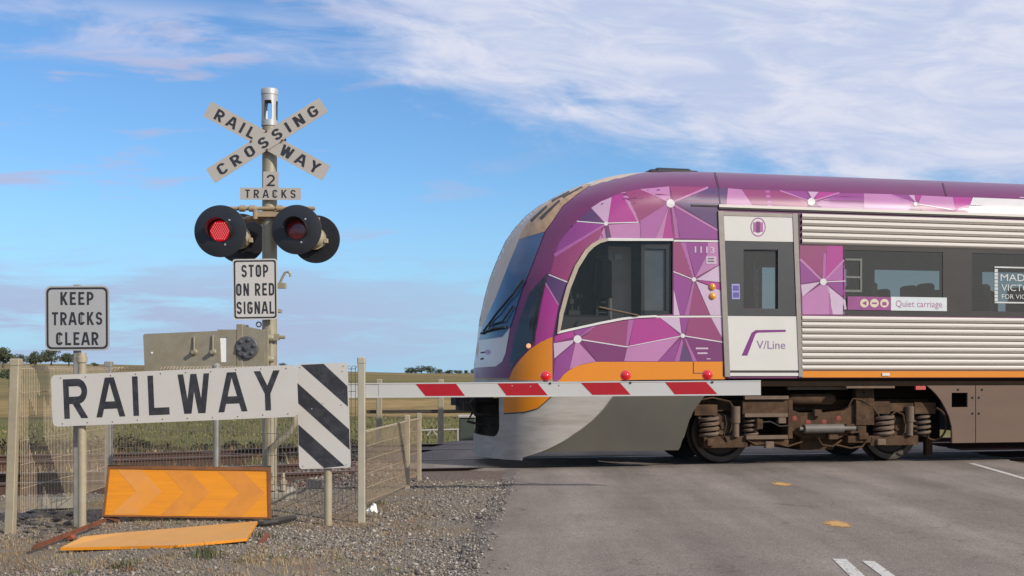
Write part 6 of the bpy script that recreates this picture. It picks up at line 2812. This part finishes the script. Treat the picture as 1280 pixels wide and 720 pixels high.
def leaf_heap(name, cx_, cy_, rad, hgt, per, ls, mats, weights, label):
    N_ = len(cx_) * per
    d_ = RNG.normal(0, 1, (N_, 3))
    d_ /= np.linalg.norm(d_, axis=1)[:, None]
    d_[:, 2] = np.abs(d_[:, 2])
    r_ = RNG.random(N_) ** .4
    R_ = np.repeat(rad, per) * r_
    Hh_ = np.repeat(hgt, per) * r_
    X = np.repeat(cx_, per) + d_[:, 0] * R_
    Y = np.repeat(cy_, per) + d_[:, 1] * R_
    Z = np.repeat(ground_z(cx_, cy_), per) + d_[:, 2] * Hh_
    C = np.stack([X, Y, Z], -1)
    a_ = RNG.normal(0, 1, (N_, 3))
    a_ /= np.linalg.norm(a_, axis=1)[:, None]
    b_ = np.cross(a_, RNG.normal(0, 1, (N_, 3)))
    b_ /= np.linalg.norm(b_, axis=1)[:, None]
    s_ = ls * RNG.uniform(.5, 1.3, N_)[:, None]
    V = np.stack([C - a_ * s_, C + b_ * s_ * .5, C + a_ * s_, C - b_ * s_ * .5], 1).reshape(-1, 3)
    me_ = bpy.data.meshes.new(name)
    me_.vertices.add(len(V))
    me_.vertices.foreach_set('co', V.ravel())
    me_.loops.add(N_ * 4)
    me_.loops.foreach_set('vertex_index', np.arange(N_ * 4, dtype=np.int32))
    me_.polygons.add(N_)
    me_.polygons.foreach_set('loop_start', np.arange(0, N_ * 4, 4, dtype=np.int32))
    mi_ = np.repeat(RNG.choice(len(mats), len(cx_), p=weights), per)
    fl = RNG.random(N_) < .45
    mi_[fl] = RNG.choice(len(mats), fl.sum(), p=weights)
    me_.polygons.foreach_set('material_index', mi_.astype(np.int32))
    for m in mats:
        me_.materials.append(m)
    me_.update(calc_edges=True)
    o_ = bpy.data.objects.new(name, me_)
    COL.objects.link(o_)
    return tag(o_, label, kind='stuff')


BSH = [mat('scrub_dark', (.022, .019, .011), .9, 0, .3, 3), mat('scrub_brown', (.070, .050, .027), .9, 0, .3, 3), mat('scrub_olive', (.046, .044, .019), .9, 0, .3, 3), mat('scrub_straw', (.10, .072, .038), .9, 0, .2, 3)]
N = 330
sT = RNG.uniform(-23, -4.0, N)
vT = RNG.uniform(8.4, 10.6, N)
X_ = P0.x + sT * CT - vT * ST_
Y_ = P0.y + sT * ST_ + vT * CT
hh = RNG.uniform(.20, .60, N) * (.72 + .28 * np.sin(sT * 1.9) * np.sin(sT * .7 + 1)) * (1 - .45 * sstep(sT, -10, -5))
leaf_heap('trackside_scrub', X_, Y_, hh * RNG.uniform(.7, 1.2, N), hh, 110, .045, BSH, [.30, .38, .20, .12], 'low dark scrub along the far side of the tracks')
N = 700
X_ = RNG.uniform(-16, -.5, N)
Y_ = RNG.uniform(28, 46, N)
blades('field_grass', X_, Y_, RNG.uniform(.04, .13, N), .02, np.full(N, .3), 14, [mat('field_green', (.115, .122, .042), .95, 0, .2, 2), mat('field_olive', (.15, .138, .055), .95, 0, .2, 2), mat('field_dull', (.19, .155, .07), .95, 0, .2, 2)], 'green and straw grass in the near field', .7, [.55, .33, .12])
N = 600
sT = RNG.uniform(-14, -4.5, N)
vT = RNG.uniform(2.6, 4.4, N)
X_ = P0.x + sT * CT - vT * ST_
Y_ = P0.y + sT * ST_ + vT * CT
kp = RNG.random(N) < .35
blades('track_weeds', X_[kp], Y_[kp], RNG.uniform(.06, .28, kp.sum()), .005, np.full(kp.sum(), .06), 14, GM, 'thin weeds between the two tracks', .8, [.35, .3, .2, .1, .05])

# ------------------------------------------------------------------ trees on the ridge
LEAF = [mat('leaf_dark', (.028, .040, .018), .9, 0, .3, .6), mat('leaf_mid', (.055, .068, .030), .9, 0, .3, .6), mat('leaf_olive', (.085, .085, .045), .9, 0, .3, .6)]
M_bark = mat('bark', (.10, .08, .06), .9, 0, .3, 2)


def tree(px, base_py, w_px, h_px, D, label, seed, nleaf=520, bushy=False, gap=.0):
    r_ = random.Random(seed)
    X = (px - CX) / F * D
    zb = CZ + (HY - base_py) / F * D
    k = D / F
    H, Wd = h_px * k, w_px * k
    root = empty('tree', (X, D, zb - .3), 0, label, 'tree', 'trees along the ridge')
    m_ = MB()
    lobes = []
    nl = 4 if bushy else r_.randint(7, 10)
    for i in range(nl):
        fx = r_.uniform(-.36, .36)
        fz = r_.uniform(.25 if bushy else .34, .80)
        lobes.append((fx * Wd, r_.uniform(-.3, .3) * Wd, fz * H, r_.uniform(.18, .30) * Wd, r_.uniform(.16, .26) * H))
    lobes.append((0, 0, .74 * H, .26 * Wd, .22 * H))
    tw = max(.05 * Wd, .12)
    m_.tube([(X, D, zb - .4), (X + .01 * Wd, D, zb + .3 * H), (X, D, zb + .6 * H)], [tw, tw * .7, tw * .3], 6)
    for lx, ly, lz, lr, lh in lobes:
        m_.tube([(X, D, zb + .28 * H), (X + lx * .6, D + ly * .6, zb + (lz * .75)), (X + lx, D + ly, zb + lz)], [tw * .5, tw * .3, tw * .12], 5)
    m_.build('trunk', M_bark, root)
    m_ = MB()
    ls = .046 * max(Wd, H * .7)
    nleaf = int(nleaf * 2.2)
    for i in range(nleaf):
        lx, ly, lz, lr, lh = r_.choice(lobes)
        while True:
            a, b, c_ = r_.uniform(-1, 1), r_.uniform(-1, 1), r_.uniform(-1, 1)
            if a * a + b * b + c_ * c_ <= 1:
                break
        p = Vector((X + lx + a * lr, D + ly + b * lr, zb + lz + c_ * lh))
        q1 = Vector((r_.gauss(0, 1), r_.gauss(0, 1), r_.gauss(0, 1))).normalized()
        q2 = q1.orthogonal().normalized()
        s_ = ls * r_.uniform(.5, 1.2)
        m_.add([p - q1 * s_, p + q2 * s_ * .6, p + q1 * s_, p - q2 * s_ * .6], [(0, 1, 2, 3)], r_.choice((0, 0, 0, 1, 1, 2)))
    m_.build('crown', LEAF, root)


left_trees = [(8, 458, 34, 22, 'large dark tree at the far left of the ridge by the picture edge'), (30, 457, 18, 15, 'rounded dark tree just left of the square white sign'),
              (50, 456, 22, 18, 'loose tree between two darker ones on the left ridge'), (70, 456, 12, 12, 'small tree hidden partly under the square white sign'),
              (112, 458, 14, 6, 'low bush right of the square white sign post'), (132, 459, 14, 5, 'low bush left of the weathered drive plate')]
right_names = ['first', 'second', 'third', 'fourth', 'fifth', 'sixth', 'seventh', 'eighth', 'ninth', 'tenth']
# crown silhouettes above the square sign are hidden by it; trees show either side
TL_ = [(4, 459, 34, 27), (27, 458.5, 16, 16), (44, 458, 22, 20), (64, 458, 26, 25), (86, 458, 24, 18)]
ords = ['first', 'second', 'third', 'fourth', 'fifth']
for i, (px, by, w_, h_) in enumerate(TL_):
    tree(px, by, w_, h_, 430 + i * 15, ords[i] + ' tree from the left on the ridge at the picture\'s left edge', 40 + i, 620)
tree(118, 459, 12, 6, 500, 'low dark bush on the ridge between the square sign and the drive plate', 77, 260, True)
TR_ = [(514, 468, 16, 9), (527, 468, 14, 12), (538, 468.5, 15, 11.5), (550, 469, 13, 8), (562, 469.5, 12, 7.5), (573, 470, 12, 8), (583, 470, 10, 7.5), (593, 470, 12, 10)]
for i, (px, by, w_, h_) in enumerate(TR_):
    tree(px, by, w_, h_, 860, right_names[i] + ' tree from the left in the distant row behind the train nose', 60 + i, 380)
tree(353, 461, 10, 8, 800, 'small far tree just right of the signal mast on the ridge', 91, 240)
tree(364, 461, 8, 5, 820, 'tiny far tree above the right end of the RAILWAY board', 92, 200)
for i, (px, by, w_, h_, D, lab) in enumerate(((12, 480, 26, 20, 150, 'dark bush on the slope left of the fence post'),)):
    tree(px, by, w_, h_, D, lab, 110 + i, 420, True)
